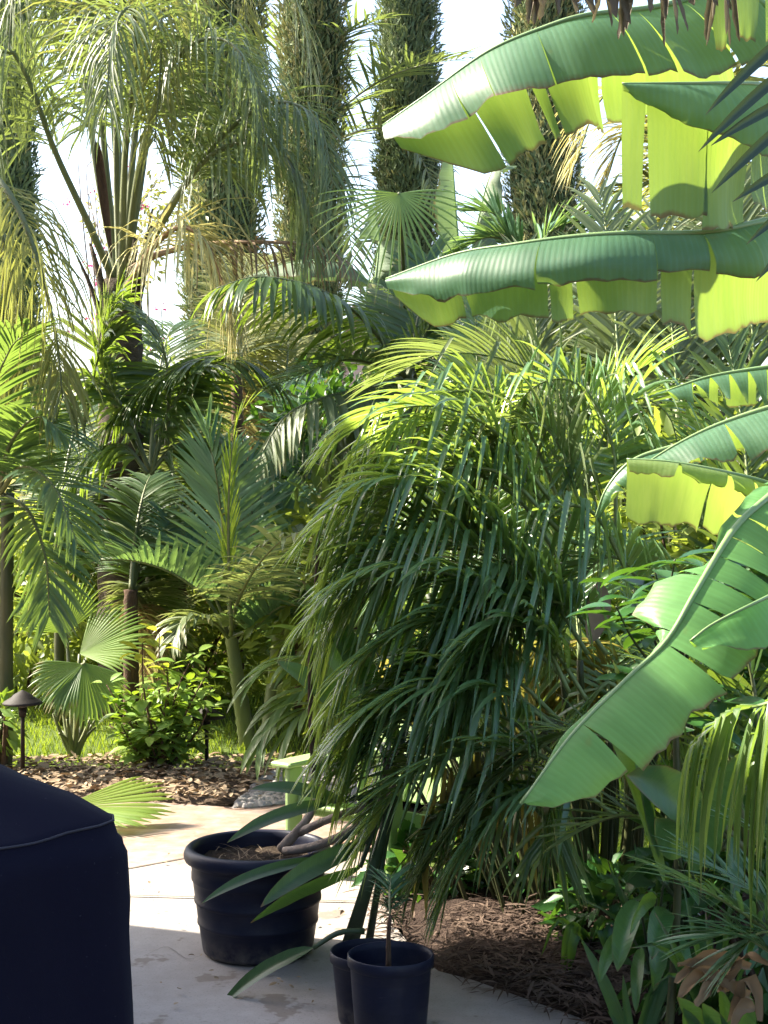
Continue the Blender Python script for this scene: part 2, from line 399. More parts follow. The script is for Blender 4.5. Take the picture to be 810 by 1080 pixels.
def arc(p, az, el, length, bend, n=7, sway=0.0, power=1.0):
    """points of a rib that leaves p at azimuth az / elevation el and bends over by `bend` degrees"""
    pts = [p.copy()]; q = p.copy()
    for i in range(n):
        t = (i + .5) / n
        e = rad(el - bend * t ** power); a = rad(az + sway * t)
        q = q + V((math.sin(a) * math.cos(e), math.cos(a) * math.cos(e), math.sin(e))) * (length / n)
        pts.append(q.copy())
    return pts

def broad(mb, p, d, l, w, nrm, rnd, curl=.2, fold=.25, segs=8, cols=3, tab=None, wave=0.0, mi=0):
    """a broad simple leaf with a folded midrib"""
    tab = tab or [(0, .05), (.08, .42), (.25, .88), (.45, 1), (.7, .82), (.88, .46), (1, .02)]
    d = d.normalized(); p = p.copy(); st = l / segs; vs = []; at = []; fs = []
    nc = cols * 2 + 1
    for k in range(segs + 1):
        t = k / segs
        s = d.cross(nrm)
        if s.length < 1e-3: s = d.cross(V((1, .3, 0)))
        s.normalize(); n2 = s.cross(d); ww = w * .5 * prof(t, tab)
        for c in range(nc):
            x = (c - cols) / cols
            vs.append(p + s * (x * ww) + n2 * (fold * ww * abs(x) ** 1.3 + wave * w * math.sin(t * 17 + x * 2 + rnd * 6) * abs(x)))
            at.append((max(abs(x), t) if t > .5 else abs(x) * .9, t * l * 2 + abs(x) * .04, rnd))
        nrm = n2
        d = (d + V((0, 0, -curl * (.3 + 1.2 * t)))).normalized(); p = p + d * st
        if k:
            b = (k - 1) * nc
            for c in range(nc - 1): fs.append((b + c, b + c + 1, b + nc + c + 1, b + nc + c))
    mb.add(vs, fs, at, mi)

def rdir(zmin=-1, zmax=1):
    z = R.uniform(zmin, zmax); a = R.uniform(0, 2 * math.pi); r = math.sqrt(max(0, 1 - z * z))
    return V((r * math.cos(a), r * math.sin(a), z))

def fan_leaf(mb, hub, axis, nrm, r, spread=130, n=26, fuse=.55, droop=.05, pleat=.30, mi=0):
    """palmate leaf: folded segments fused near the hub, free tips"""
    axis = axis.normalized(); S = axis.cross(nrm).normalized(); nn = S.cross(axis)
    half = rad(spread / (n - 1)) * .5
    for i in range(n):
        x = i / (n - 1) * 2 - 1
        an = rad(spread * .5 * x)
        l = r * (1 - .25 * abs(x) ** 2) * R.uniform(.95, 1.04)
        d = axis * math.cos(an) + S * math.sin(an) + nn * (.12 * abs(x))
        side = (S * math.cos(an) - axis * math.sin(an)).normalized()
        rnd = R.random(); vs = []; at = []; fs = []
        p = hub.copy(); dd = d.normalized(); K = 8; dr = droop * R.uniform(.6, 1.5)
        for k in range(K + 1):
            t = k / K; rr = t * l
            ww = math.tan(half) * rr * 1.02 if t < fuse else math.tan(half) * fuse * l * (1 - ((t - fuse) / (1 - fuse)) ** 1.4) + .0006
            up = nn
            vs += [p - side * ww, p + up * (pleat * ww * 2), p + side * ww]
            at += [(t, 0, rnd), (t, .5, rnd), (t, 1, rnd)]
            dd = (dd + V((0, 0, -dr * t * 1.6 * (3 if t > fuse else 1)))).normalized(); p = p + dd * (l / K)
            if k:
                b = (k - 1) * 3; fs += [(b, b + 1, b + 4, b + 3), (b + 1, b + 2, b + 5, b + 4)]
        mb.add(vs, fs, at, mi)

def blade_side(mb, cv, s, wtab, th0, th1, tears, jit=8, nv=7, ripple=.003, gap=.004, seed=0, curlend=0.0):
    """one half of a banana leaf, torn into flaps, hanging from the rib cv"""
    rr = random.Random(seed); N = len(cv) - 1
    edges = [0] + sorted(tears) + [1]
    total = sum((b - a).length for a, b in zip(cv, cv[1:]))
    for e0, e1 in zip(edges, edges[1:]):
        if e1 - e0 < 1e-4: continue
        nu = max(4, int((e1 - e0) * 60)); dth = rr.uniform(-jit, jit); wl = rr.uniform(.87, 1.06); rnd = rr.random()
        skew = rr.uniform(-.02, .02) * min(1, (gap / .006) ** 2); vs = []; at = []; fs = []; ce = curlend * rr.uniform(.3, 1.4)
        for i in range(nu + 1):
            f = i / nu
            for j in range(nv + 1):
                v = j / nv
                u = e0 + (e1 - e0) * f
                g = gap / total * v * (.5 + rnd)
                ue = u + (g if f < .5 else -g) * abs(f - .5) * 2
                ue = min(1, max(0, ue + skew * 0))
                x = ue * N; k = min(N - 1, int(x)); p = cv[k].lerp(cv[k + 1], x - k)
                T = (cv[min(N, k + 2)] - cv[max(0, k - 1)]).normalized()
                S = T.cross(Z); S.normalize(); Nn = S.cross(T)
                w = prof(u, wtab) * wl
                # walk outwards along the curved section
                q = p.copy(); steps = max(1, j)
                for m in range(j):
                    vv = (m + .5) / nv
                    th = rad(th0 + (th1 - th0) * vv + (dth + 13 * noise.noise(V((u * total * 11, seed * 1.7, .5)))) * vv + ce * max(0, vv - .6) * 2.5)
                    q = q + (S * (s * math.cos(th)) - Nn * math.sin(th)) * (w / nv)
                q = q + T * (skew * w * v * 2)
                rp = ripple * v * math.sin(u * total * 60 + rnd * 6) + .016 * v * noise.noise(V((u * total * 7, v * 1.5, seed)))
                q = q + (S * s * .6 + Nn * .6) * rp
                # ragged outer margin
                if j == nv: q = q + (S * (s * .3) - Nn * .95) * (.010 * noise.noise(V((u * total * 26, seed, rnd * 9))) + .006 * noise.noise(V((u * total * 90, seed, rnd * 5))))
                vs.append(q); at.append((v, u * total, rnd))
        for i in range(nu):
            for j in range(nv):
                b = i * (nv + 1) + j
                fs.append((b, b + nv + 1, b + nv + 2, b + 1) if s > 0 else (b, b + 1, b + nv + 2, b + nv + 1))
        mb.add(vs, fs, at)

def banana_leaf(parent, pts, near, far, mat='banana', r=.008, label=None, seed=1, petiole=None):
    cv = curve(pts, 60)
    mb = MB()
    if near: blade_side(mb, cv, -1, seed=seed, **near)
    if far: blade_side(mb, cv, 1, seed=seed + 50, **far)
    o = mb.build('leaf', mat, parent)
    if label: o['label'] = label
    rb = MB(); full = cv
    tube(rb, cv, lambda t: r * (1 - .8 * t), 0, 8)
    if petiole is not None:
        pc = curve([petiole, petiole.lerp(cv[0], .5) + V((0, 0, .04)), cv[0]], 12)
        tube(rb, pc, r * 1.9, r, 8)
    rb.build('midrib', 'midrib', o)
    return o

# ================================================================== SETTING
def sheet(name, mat, poly, z, nx=1, amp=0.0, kind='structure', thick=0.0, res=.12, seed=0, edge=.25):
    """a ground sheet filling polygon poly (xy); amp gives it a gently mounded uneven top"""
    mb = MB()
    if amp == 0:
        n = len(poly); vs = [V((x, y, z)) for x, y in poly]
        fs = [tuple(range(n))]
        if thick:
            vs += [V((x, y, z - thick)) for x, y in poly]
            fs += [(i, n + i, n + (i + 1) % n, (i + 1) % n) for i in range(n)]
        mb.add(vs, fs); o = mb.build(name, mat, None, False)
    else:
        x0 = min(p[0] for p in poly); x1 = max(p[0] for p in poly); y0 = min(p[1] for p in poly); y1 = max(p[1] for p in poly)
        nx_ = int((x1 - x0) / res) + 1; ny_ = int((y1 - y0) / res) + 1; idx = {}; vs = []; fs = []
        for i in range(nx_ + 1):
            for j in range(ny_ + 1):
                x = x0 + (x1 - x0) * i / nx_; y = y0 + (y1 - y0) * j / ny_
                dd = edge_dist(x, y, poly)
                if dd < -res * .6: continue
                h = z + amp * (noise.noise(V((x * 1.3, y * 1.3, seed))) * .6 + .35 * noise.noise(V((x * 6, y * 6, seed))) + .5) * min(1, max(0, dd / edge))
                idx[(i, j)] = len(vs); vs.append(V((x, y, h)))
        for i in range(nx_):
            for j in range(ny_):
                k = [(i, j), (i + 1, j), (i + 1, j + 1), (i, j + 1)]
                if all(q in idx for q in k): fs.append(tuple(idx[q] for q in k))
        mb.add(vs, fs); o = mb.build(name, mat, None)
    return struct(o, kind)

def inside(x, y, poly):
    c = False; n = len(poly); j = n - 1
    for i in range(n):
        xi, yi = poly[i]; xj, yj = poly[j]
        if (yi > y) != (yj > y) and x < (xj - xi) * (y - yi) / (yj - yi) + xi: c = not c
        j = i
    return c
def edge_dist(x, y, poly):
    best = 1e9; n = len(poly)
    for i in range(n):
        a = V((*poly[i], 0)); b = V((*poly[(i + 1) % n], 0)); p = V((x, y, 0)); ab = b - a
        t = max(0, min(1, (p - a).dot(ab) / max(1e-9, ab.dot(ab)))); best = min(best, (a + ab * t - p).length)
    return best if inside(x, y, poly) else -best
def g2(*px): return [(G(x, y).x, G(x, y).y) for x, y in px]

sheet('ground', 'earth', [(-220, -220), (220, -220), (220, 220), (-220, 220)], -.10)
lawn_poly = [(-9, 8.1), (-1.2, 8.15), (-.35, 8.3), (.2, 7.4), (.12, 6.4), (.25, 5.82), (1.0, 5.74), (9, 5.76), (9, 18), (-9, 18)]
sheet('lawn', 'lawnsoil', lawn_poly, -.02)
right_edge = g2((660, 1100), (610, 1073), (545, 1050), (500, 1034), (462, 1024), (438, 1004), (418, 978), (408, 958), (405, 940))
slab = [(-4.5, -4), (1.2, -4), (1.2, 2.5)] + right_edge + [(.10, 6.9), (-.25, 7.35), (-.62, 7.12), (-1.05, 7.25), (-2.2, 7.3), (-4.5, 7.3)]
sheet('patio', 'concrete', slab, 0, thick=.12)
def strip(name, mat, a, b, w, z):
    d = (b - a).normalized(); s = V((-d.y, d.x, 0)) * w / 2; mb = MB()
    mb.add([V((p.x, p.y, z)) for p in (a - s, b - s, b + s, a + s)], [(0, 1, 2, 3)]); return struct(mb.build(name, mat, None, False))
strip('patio_joint', 'joint', G(40, 934), G(300, 886), .012, .003)
strip('patio_joint', 'joint', G(-40, 941), G(404, 953), .012, .0065)
cr_ = [G(*q) for q in ((150, 1010), (176, 1000), (196, 1012), (214, 1008))]
mbk = MB(); cq = curve(cr_, 24); vsk = []
for q_, p_ in enumerate(cq):
    w_ = .0014 * (1 - abs(q_ / 12 - 1)) + .0006; vsk += [V((p_.x, p_.y - w_ + R.uniform(-.004, .004), .004))]; vsk += [vsk[-1] + V((0, 2 * w_, 0))]
mbk.add(vsk, [(2 * q_, 2 * q_ + 2, 2 * q_ + 3, 2 * q_ + 1) for q_ in range(24)]); struct(mbk.build('patio_crack', 'joint', None, False))
mulch_poly = [(x + .012, y) for x, y in right_edge] + [(.25, 5.80), (1.0, 5.72), (4.5, 5.75), (4.5, 2.0), (1.3, 2.0)]
sheet('mulch_bed', 'mulch', mulch_poly, -.03, amp=.09, res=.05, seed=3, edge=.12)
litter_poly = [(-4.5, 7.31), (-2.2, 7.31), (-1.05, 7.26), (-.72, 7.15), (-.6, 7.9), (-.45, 8.25), (-1.2, 8.22), (-4.5, 8.2)]
sheet('litter_bed', 'earth', litter_poly, -.02, amp=.06, res=.07, seed=8, edge=.15)
gravel_poly = [(-.70, 7.13), (-.62, 7.13), (-.25, 7.37), (.0, 7.0), (.08, 7.4), (.0, 8.1), (-.45, 8.25), (-.62, 7.9)]
sheet('gravel_bed', 'earth', gravel_poly, -.02, amp=.03, res=.06, seed=5, edge=.1)

def scatter(poly, n, fn):
    x0 = min(p[0] for p in poly); x1 = max(p[0] for p in poly); y0 = min(p[1] for p in poly); y1 = max(p[1] for p in poly); k = 0; g = 0
    while k < n and g < n * 20:
        g += 1; x = R.uniform(x0, x1); y = R.uniform(y0, y1)
        if inside(x, y, poly): fn(x, y); k += 1
# gravel
mb = MB()
def stone(x, y):
    r = R.uniform(.010, .026); c = V((x, y, -.005 + r * .4)); vs = []; rings = ((-.6, .75), (.1, 1.0), (.75, .6))
    ph = R.uniform(0, 6); sq = R.uniform(.6, .9)
    for z, q in rings:
        for k in range(6):
            a = ph + k * math.pi / 3; j = R.uniform(.8, 1.2); vs.append(c + V((math.cos(a) * r * q * j, math.sin(a) * r * q * j * sq, z * r * .7)))
    vs.append(c + V((0, 0, r * .75)))
    fs = [(i * 6 + k, i * 6 + (k + 1) % 6, i * 6 + 6 + (k + 1) % 6, i * 6 + 6 + k) for i in range(2) for k in range(6)] + [(12 + k, 12 + (k + 1) % 6, 18) for k in range(6)]
    mb.add(vs, fs)
scatter(gravel_poly, 2600, stone)
struct(mb.build('gravel', 'stone', None, False), 'stuff', 'pale grey gravel strip between the patio and the lawn', 'gravel')
# fallen leaves in the far bed, some blown on to the patio
mb = MB()
def flake(x, y, z=.03, s=1.0):
    a = R.uniform(0, 6.28); l = R.uniform(.02, .075) * s
    broad(mb, V((x, y, z + R.uniform(0, .035))), V((math.cos(a), math.sin(a), R.uniform(-.1, .35))), l, l * R.uniform(.3, .55), Z + rdir() * .5, R.random(), R.uniform(-.1, .25), R.uniform(-.3, .6), 4, 1)
scatter(litter_poly, 5200, flake)
scatter(gravel_poly, 90, flake)
struct(mb.build('fallen_leaves', 'litter', None), 'stuff', 'dry brown fallen leaves covering the bed beyond the patio', 'leaves')
mb = MB()
for px, py in tuple((R.uniform(140, 380), R.uniform(905, 1075)) for _ in range(26)) + ((151, 945), (205, 985), (352, 970), (335, 978), (262, 965), (182, 1063), (290, 1040), (365, 958), (232, 1037), (318, 1046)):
    p = G(px, py)
    for _ in range(2): flake(p.x + R.uniform(-.03, .03), p.y + R.uniform(-.04, .04), .004, .4)
struct(mb.build('patio_leaf_crumbs', 'litter', None), 'stuff', 'small dry leaf crumbs on the concrete patio', 'leaf crumbs')
# mulch strands
mb = MB()
def strand(x, y):
    a = R.uniform(0, 6.28); l = R.uniform(.02, .10)
    leaflet(mb, V((x, y, .015 + R.uniform(0, .06))), V((math.cos(a), math.sin(a), R.uniform(-.1, .25))), l, R.uniform(.003, .011), Z + rdir() * .4, R.uniform(0, .2), R.random(), 3, .2)
scatter([p for p in mulch_poly if True], 5200, strand)
for (qx, qy), (rx_, ry_) in zip(right_edge, right_edge[1:]):
    for _ in range(55):
        t_ = R.random(); o_ = abs(R.gauss(0, .045)); mbz = V((ry_ - qy, -(rx_ - qx), 0)).normalized() * -o_ if False else V((-o_, -o_ * .3, 0))
        strand(qx + (rx_ - qx) * t_ + mbz.x, qy + (ry_ - qy) * t_ + mbz.y)
near_mulch = g2((470, 1020), (620, 1078), (700, 1078), (660, 960), (470, 975))
scatter(near_mulch, 2600, strand)
struct(mb.build('mulch_litter', 'mulchbits', None), 'stuff', 'shredded brown mulch and dry palm bits under the arching palm clump', 'mulch')
# lawn blades
mb = MB()
def blade(x, y):
    h = R.uniform(.03, .075); a = R.uniform(0, 6.28)
    leaflet(mb, V((x, y, -.022)), V((math.cos(a) * .35, math.sin(a) * .35, 1)), h, .007, V((math.sin(a), -math.cos(a), .2)), .12, R.random(), 2, .2)
scatter([(-3.2, 8.12), (-.35, 8.32), (.22, 7.4), (.14, 6.4), (.27, 5.84), (1.0, 5.76), (2.6, 5.78), (2.6, 11.5), (-3.2, 11.5)], 26000, blade)
struct(mb.build('grass', 'grass', None), 'stuff', 'short sunlit green grass of the lawn behind the beds', 'grass')

# unseen house wing left of the viewer, added to shade the near patio
HX, HY, HH = -2.6, 6.40, 4.0
shade_house = thing('house', 'unseen stucco house wing added left of the patio to shade it', 'house', V((-6.5, -1, 0)))
mb = MB(); box(mb, V((HX - 3.2, (HY - 9) / 2, 1.85)), 5.6, HY + 8.2, 3.9); mb.build('wall', 'stucco', shade_house, False)
mb = MB(); box(mb, V((HX - 3.0, (HY - 8.6) / 2, HH - .1)), 6.0, HY + 8.6, .2); mb.build('roof', 'tile', shade_house, False)
mb = MB(); box(mb, V((HX - .395, 1.2, 1.4)), .05, 1.6, 1.3); w = mb.build('window', 'white', shade_house, False)
mb = MB(); box(mb, V((HX - .365, 1.2, 1.4)), .02, 1.45, 1.15); mb.build('pane', 'glass', w, False)

# neighbour house far behind
nh = thing('house', 'peach neighbouring house with a gable roof glimpsed between the cypress columns', 'house', P(390, 512, 30) * 1)
nh.location.z = 0
mb = MB(); x0, x1 = P(352, 512, 30).x, P(470, 512, 30).x; zt = P(0, 400, 30).z; za = P(0, 332, 30).z; xm = P(372, 0, 30).x
vs = [V((x0, 30, 0)), V((x1, 30, 0)), V((x1, 30, zt)), V((xm, 30, za)), V((x0, 30, zt))]; vs += [v + V((0, 6, 0)) for v in vs]
mb.add(vs, [(0, 1, 2, 3, 4), (9, 8, 7, 6, 5)] + [(i, i + 5, (i + 1) % 5 + 5, (i + 1) % 5) for i in (0, 1, 4)]); mb.build('wall', 'peach', nh, False)
mb = MB()
for (a, b) in ((4, 3), (3, 2)):
    p, q = vs[a] + V((0, -.3, .02)), vs[b] + V((0, -.3, .02)); e = (q - p) * .06; o_ = V((0, 6.6, 0)); t_ = V((0, 0, .14))
    if a == 4: p = p - e
    else: q = q + e
    c = [p, q, q + o_, p + o_]; mb.add(c + [k + t_ for k in c], [(3, 2, 1, 0), (4, 5, 6, 7), (0, 1, 5, 4), (1, 2, 6, 5), (2, 3, 7, 6), (3, 0, 4, 7)])
mb.build('roof', 'tile', nh, False)

# wooden fence at the end of the garden
fn = thing('fence', 'brown board fence at the end of the garden behind the palms', 'fence', V((0, 17, 0)))
mb = MB()
for i in range(74): box(mb, V((-7 + i * .19, 17 + R.uniform(-.006, .006), .88)), .175, .025, 1.78 + R.uniform(-.02, .02))
mb.build('board_panel', 'fence', fn, False)
for i in range(7):
    mb = MB(); box(mb, V((-7 + i * 2.3, 17.08, .95)), .1, .1, 1.9); mb.build('post', 'fence', fn, False)

# ================================================================== CYPRESSES
def cypress(pxl, pxr, d, label, h=9.5, seed=0, lit=.15):
    rr = random.Random(seed); c = P((pxl + pxr) / 2, 512, d); c.z = 0; rad0 = (P(pxr, 0, d).x - P(pxl, 0, d).x) / 2 * .92
    t = thing('cypress_tree', label, 'cypress', c)
    mb = MB(); tube(mb, [c + V((0, 0, z)) for z in (0, 2, 4, 6, 8)], .12, .05, 8); mb.build('trunk', 'brownbark', t)
    def rad_at(z, a):
        q = noise.noise(V((math.cos(a) * 1.6, math.sin(a) * 1.6, z * .9 + seed))) * .26 + noise.noise(V((math.cos(a) * 5, math.sin(a) * 5, z * 2.3 + seed))) * .24
        base = min(1, .45 + z * .35) * (1 if z < h - 2.5 else max(.05, (h - z) / 2.5) ** .6)
        return rad0 * base * (1 + q)
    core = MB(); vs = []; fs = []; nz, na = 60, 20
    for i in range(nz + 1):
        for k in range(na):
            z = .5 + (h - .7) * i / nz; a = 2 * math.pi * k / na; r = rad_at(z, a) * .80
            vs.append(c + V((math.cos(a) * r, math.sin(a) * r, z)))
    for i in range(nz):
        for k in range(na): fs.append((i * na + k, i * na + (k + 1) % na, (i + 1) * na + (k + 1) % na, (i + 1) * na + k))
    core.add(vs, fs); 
    mb = MB()
    for _ in range(20000):
        z = rr.uniform(.5, h - .2); a = rr.uniform(math.pi * .92, math.pi * 2.08) if rr.random() < .8 else rr.uniform(0, 6.28)
        r = rad_at(z, a) * rr.uniform(.80, 1.02); p = c + V((math.cos(a) * r, math.sin(a) * r, z))
        out = V((math.cos(a), math.sin(a), 0)); up = V((0, 0, 1))
        dd = (up * rr.uniform(.4, 1.2) + out * rr.uniform(-.1, .8) + rdir() * .6)
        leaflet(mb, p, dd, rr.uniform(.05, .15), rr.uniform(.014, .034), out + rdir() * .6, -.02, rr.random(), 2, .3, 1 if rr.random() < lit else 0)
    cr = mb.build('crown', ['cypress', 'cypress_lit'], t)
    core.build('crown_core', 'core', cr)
    return t
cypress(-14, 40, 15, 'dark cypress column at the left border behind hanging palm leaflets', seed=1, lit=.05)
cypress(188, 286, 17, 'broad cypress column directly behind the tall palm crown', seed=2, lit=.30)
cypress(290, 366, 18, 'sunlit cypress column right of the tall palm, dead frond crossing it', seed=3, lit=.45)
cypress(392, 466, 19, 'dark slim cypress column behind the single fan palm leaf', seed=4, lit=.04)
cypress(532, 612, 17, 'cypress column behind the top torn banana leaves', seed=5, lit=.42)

# ================================================================== PALMS
def palm_base(name, label, cat, base, top, r0, r1, mat='bark', group=None, lean=V((0, 0, 0))):
    t = thing(name, label, cat, base, group)
    mb = MB(); n = 26
    pts = [base.lerp(top, i / n) + lean * math.sin(math.pi * i / n) for i in range(n + 1)]
    tube(mb, pts, lambda u: (r0 + (r1 - r0) * u) * (1 + .06 * math.sin(u * 90)), 0, 12, wob=.03); mb.build('trunk', mat, t)
    return t
def add_frond(t, pts, mats, **kw):
    mb = MB(); frond(mb, pts, **kw); return mb.build('frond', mats, t)

# tall queen palm
QC = P(127, 296, 10.0); qb = V((QC.x, QC.y, 0))
queen = palm_base('queen_palm', 'tall feather palm with thick trunk and long drooping fronds, left of the cypresses', 'palm', qb, QC, .16, .14)
QK = dict(n=84, L=.62, w=.0165, a0=66, a1=30, lift=8, droop=.34, start=.36, rw=.028, plume=24, segs=5, lj=.2, hinge=.35)
qm = ['queen', 'petiole']; qy = ['queenlit', 'petiole']
hero = [
 (qm, PP(10, (122, 302), (95, 240, 9.8), (58, 160, 9.6), (28, 80, 9.4), (4, 52, 9.3), (-18, 110, 9.2), (-25, 210, 9.1))),
 (qm, PP(10, (124, 302), (112, 180), (100, 60, 9.9), (78, -60, 9.8), (40, -95, 9.7), (14, 0, 9.6), (8, 110, 9.6))),
 (qy, PP(10, (127, 300, 9.9), (123, 160, 9.8), (128, 20, 9.6), (146, -70, 9.4), (166, -40, 9.2), (170, 50, 9.1), (163, 150, 9.1))),
 (qm, PP(10, (131, 302), (146, 210), (160, 130), (188, 60, 9.8), (230, 30, 9.6), (268, 70, 9.5), (280, 150, 9.5))),
 (qm, PP(9.9, (134, 306), (155, 258), (188, 204, 9.6), (238, 140, 9.3), (290, 108, 9.0), (335, 128, 8.8), (352, 200, 8.7))),
 (qm, PP(10.1, (130, 300), (142, 150), (164, 0), (205, -90), (260, -70), (308, -10), (330, 70))),
 (qm, PP(9.9, (131, 300), (148, 170, 9.6), (180, 70, 9.2), (225, 40, 9.0), (262, 70, 8.8), (283, 160, 8.7))),
 (qm, PP(10.2, (125, 300), (102, 180), (86, 50), (66, -70), (28, -90), (-2, -20), (-12, 90))),
 (qm, PP(10.3, (127, 300), (121, 130), (110, -30), (96, -120), (70, -140), (50, -80), (48, 20))),
 (qy, PP(10.2, (129, 300), (134, 120), (150, -40), (190, -110), (230, -100), (255, -20), (262, 60))),
 (qm, PP(10.4, (130, 302), (140, 170), (152, 60), (160, -20), (140, -60), (100, -20), (86, 60))),
 (qm, PP(9.7, (133, 304), (168, 240, 9.5), (215, 170, 9.2), (268, 150, 9.0), (312, 180, 8.9), (330, 260, 8.8))),
 (qm, PP(10.6, (127, 300), (125, 150), (110, 40), (80, 0), (48, 40), (40, 120))),
 (qm, PP(9.8, (128, 298), (132, 170, 9.5), (142, 70, 9.2), (140, 10, 8.9), (120, 30, 8.6), (112, 110, 8.5))),
]
for m, pts in hero: add_frond(queen, pts, m, **QK)
dk = dict(QK); dk.update(L=.42, n=40, droop=.55, lift=-10, w=.018, gaps=.25)
add_frond(queen, PP(9.8, (134, 288), (168, 268, 9.6), (228, 257, 9.4), (300, 256, 9.2), (340, 262, 9.1), (366, 276, 9.0)), ['dead', 'rachisdry'], **dk)['label'] = 'dead brown arching frond'
dk2 = dict(dk); dk2.update(L=.62, droop=.42, n=95, gaps=.02, w=.017, start=.25, lift=10)
add_frond(queen, PP(9.6, (136, 300), (160, 262, 9.3), (188, 240, 9.1), (214, 252, 9.0), (236, 300, 9.0), (246, 350, 9.0)), ['straw', 'rachisdry'], **dk2)['label'] = 'straw coloured drying frond'
mb = MB()   # old leaf bases and spathes standing round the crown
for i in range(9):
    a = R.uniform(0, 6.28); p = QC + V((math.cos(a) * .12, math.sin(a) * .12, -.25)); hgt = R.uniform(.35, .8)
    tube(mb, curve([p, p + V((math.cos(a) * .07, math.sin(a) * .07, hgt * .5)), p + V((math.cos(a) * .16, math.sin(a) * .16, hgt))], 8), .05, .012, 6, flat=.5)
mb.build('leaf_base', 'bark', queen)
mb = MB(); leaflet(mb, P(103, 150, 9.7), V((.12, 0, -1)), .75, .06, V((0, -1, 0)), 0, .5, 8, 1.0); mb.build('spathe', 'brownbark', queen)

# second feather palm off the left border
lp_t = P(-75, 190, 8.2); lp_b = V((lp_t.x, lp_t.y, 0))
lpalm = palm_base('queen_palm', 'feather palm at the left border with yellow green fronds hanging down', 'palm', lp_b, lp_t, .15, .13)
LK = dict(QK); LK.update(L=.55, droop=.42, n=84, w=.015)
for m, pts in ((qy, PP(8.2, (-70, 190), (-30, 170, 7.9), (10, 205, 7.7), (38, 270, 7.6), (58, 350, 7.6), (66, 420, 7.6))),
               (qy, PP(8.2, (-70, 190), (-30, 200, 8.3), (0, 240, 8.3), (18, 320, 8.3), (26, 400, 8.3))),
               (qm, PP(8.2, (-72, 185), (-90, 60), (-110, 0), (-150, 20), (-170, 120))),
               (qm, PP(8.2, (-72, 185), (-110, 120, 8.6), (-150, 130, 9), (-170, 220, 9)))):
    add_frond(lpalm, pts, m, **LK)

# spiky frond tip between the cypresses
sp_b = V((P(325, 0, 20).x, 20.0, 0)); sp_t = P(325, 170, 20)
spalm = palm_base('feather_palm', 'feather palm behind, its spiky fronds standing out against the white sky', 'palm', sp_b, sp_t, .12, .1)
SK = dict(n=42, L=.75, w=.04, a0=62, a1=30, lift=30, droop=.10, start=.15, rw=.02, plume=12, lj=.15)
for pts in (PP(20, (325, 172), (346, 130, 19), (390, 92, 18), (440, 70, 17), (490, 62, 16.5)), PP(20, (325, 172), (352, 150, 19), (400, 135, 18), (440, 160, 17.5), (462, 215, 17)),
            PP(20, (325, 172), (270, 120), (230, 80), (190, 90)), PP(20, (325, 172), (330, 100), (356, 44, 18), (400, 20, 17)), PP(20, (325, 172), (310, 110), (300, 30), (330, -10)),
            PP(20, (325, 172), (350, 190, 18), (366, 230, 17.3), (374, 300, 17))):
    add_frond(spalm, pts, qm, **SK)

def rosette(t, c, n, length, kw, mats, el=(75, -5), bend=(55, 75), azr=(0, 360), rng=None, alt=None, lvar=.15):
    for i in range(n):
        f = (i + .5) / n
        az = rad(azr[0] + (azr[1] - azr[0]) * ((i * .618034) % 1.0)) + R.uniform(-.15, .15)
        e = el[0] + (el[1] - el[0]) * f + R.uniform(-6, 6); b = bend[0] + (bend[1] - bend[0]) * f
        pts = arc(c + V((0, 0, -.03 * f)), az, e, length * R.uniform(1 - lvar, 1 + lvar), b, 7, R.uniform(-.3, .3))
        m = mats if not alt or R.random() > alt[0] else alt[1]
        add_frond(t, pts, m, **kw)

KK = dict(n=50, L=.42, w=.024, tw=.1, ang=2.5, a0=70, a1=32, lift=16, droop=.10, start=.16, rw=.016, plume=5, lj=.08, fold=.3)
# dark king palms, mid left
kt = P(158, 500, 9.8); kb = V((kt.x, kt.y, 0))
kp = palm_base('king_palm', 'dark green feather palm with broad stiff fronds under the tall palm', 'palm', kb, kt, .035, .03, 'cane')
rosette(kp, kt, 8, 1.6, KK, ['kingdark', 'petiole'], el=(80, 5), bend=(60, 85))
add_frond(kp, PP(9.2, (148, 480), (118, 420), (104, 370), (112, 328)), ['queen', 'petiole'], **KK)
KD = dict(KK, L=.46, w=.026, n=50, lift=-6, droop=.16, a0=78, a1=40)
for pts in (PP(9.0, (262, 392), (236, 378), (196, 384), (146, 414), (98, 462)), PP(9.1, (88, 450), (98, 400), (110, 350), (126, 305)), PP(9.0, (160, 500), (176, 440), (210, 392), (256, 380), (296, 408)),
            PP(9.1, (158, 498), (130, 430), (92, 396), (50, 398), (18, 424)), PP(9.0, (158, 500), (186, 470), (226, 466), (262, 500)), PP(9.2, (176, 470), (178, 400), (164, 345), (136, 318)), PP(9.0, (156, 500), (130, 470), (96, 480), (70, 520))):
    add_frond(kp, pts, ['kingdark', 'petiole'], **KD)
kt2 = P(62, 560, 9.6); kb2 = V((kt2.x, kt2.y, 0))
kp2 = palm_base('king_palm', 'slender feather palm on thin stems at the left border behind the path light', 'palm', kb2, kt2, .035, .03, 'cane')
rosette(kp2, kt2, 7, 1.25, KK, ['kingdark', 'petiole'], el=(75, 0), bend=(60, 85))
kt3 = P(8, 520, 8.0); kb3 = V((kt3.x - .02, kt3.y, 0))
kp3 = palm_base('king_palm', 'feather palm half cut by the left border with bluish fronds reaching in', 'palm', kb3, kt3, .04, .035, 'cane')
KT = dict(KK); KT.update(L=.36, n=40, w=.026)
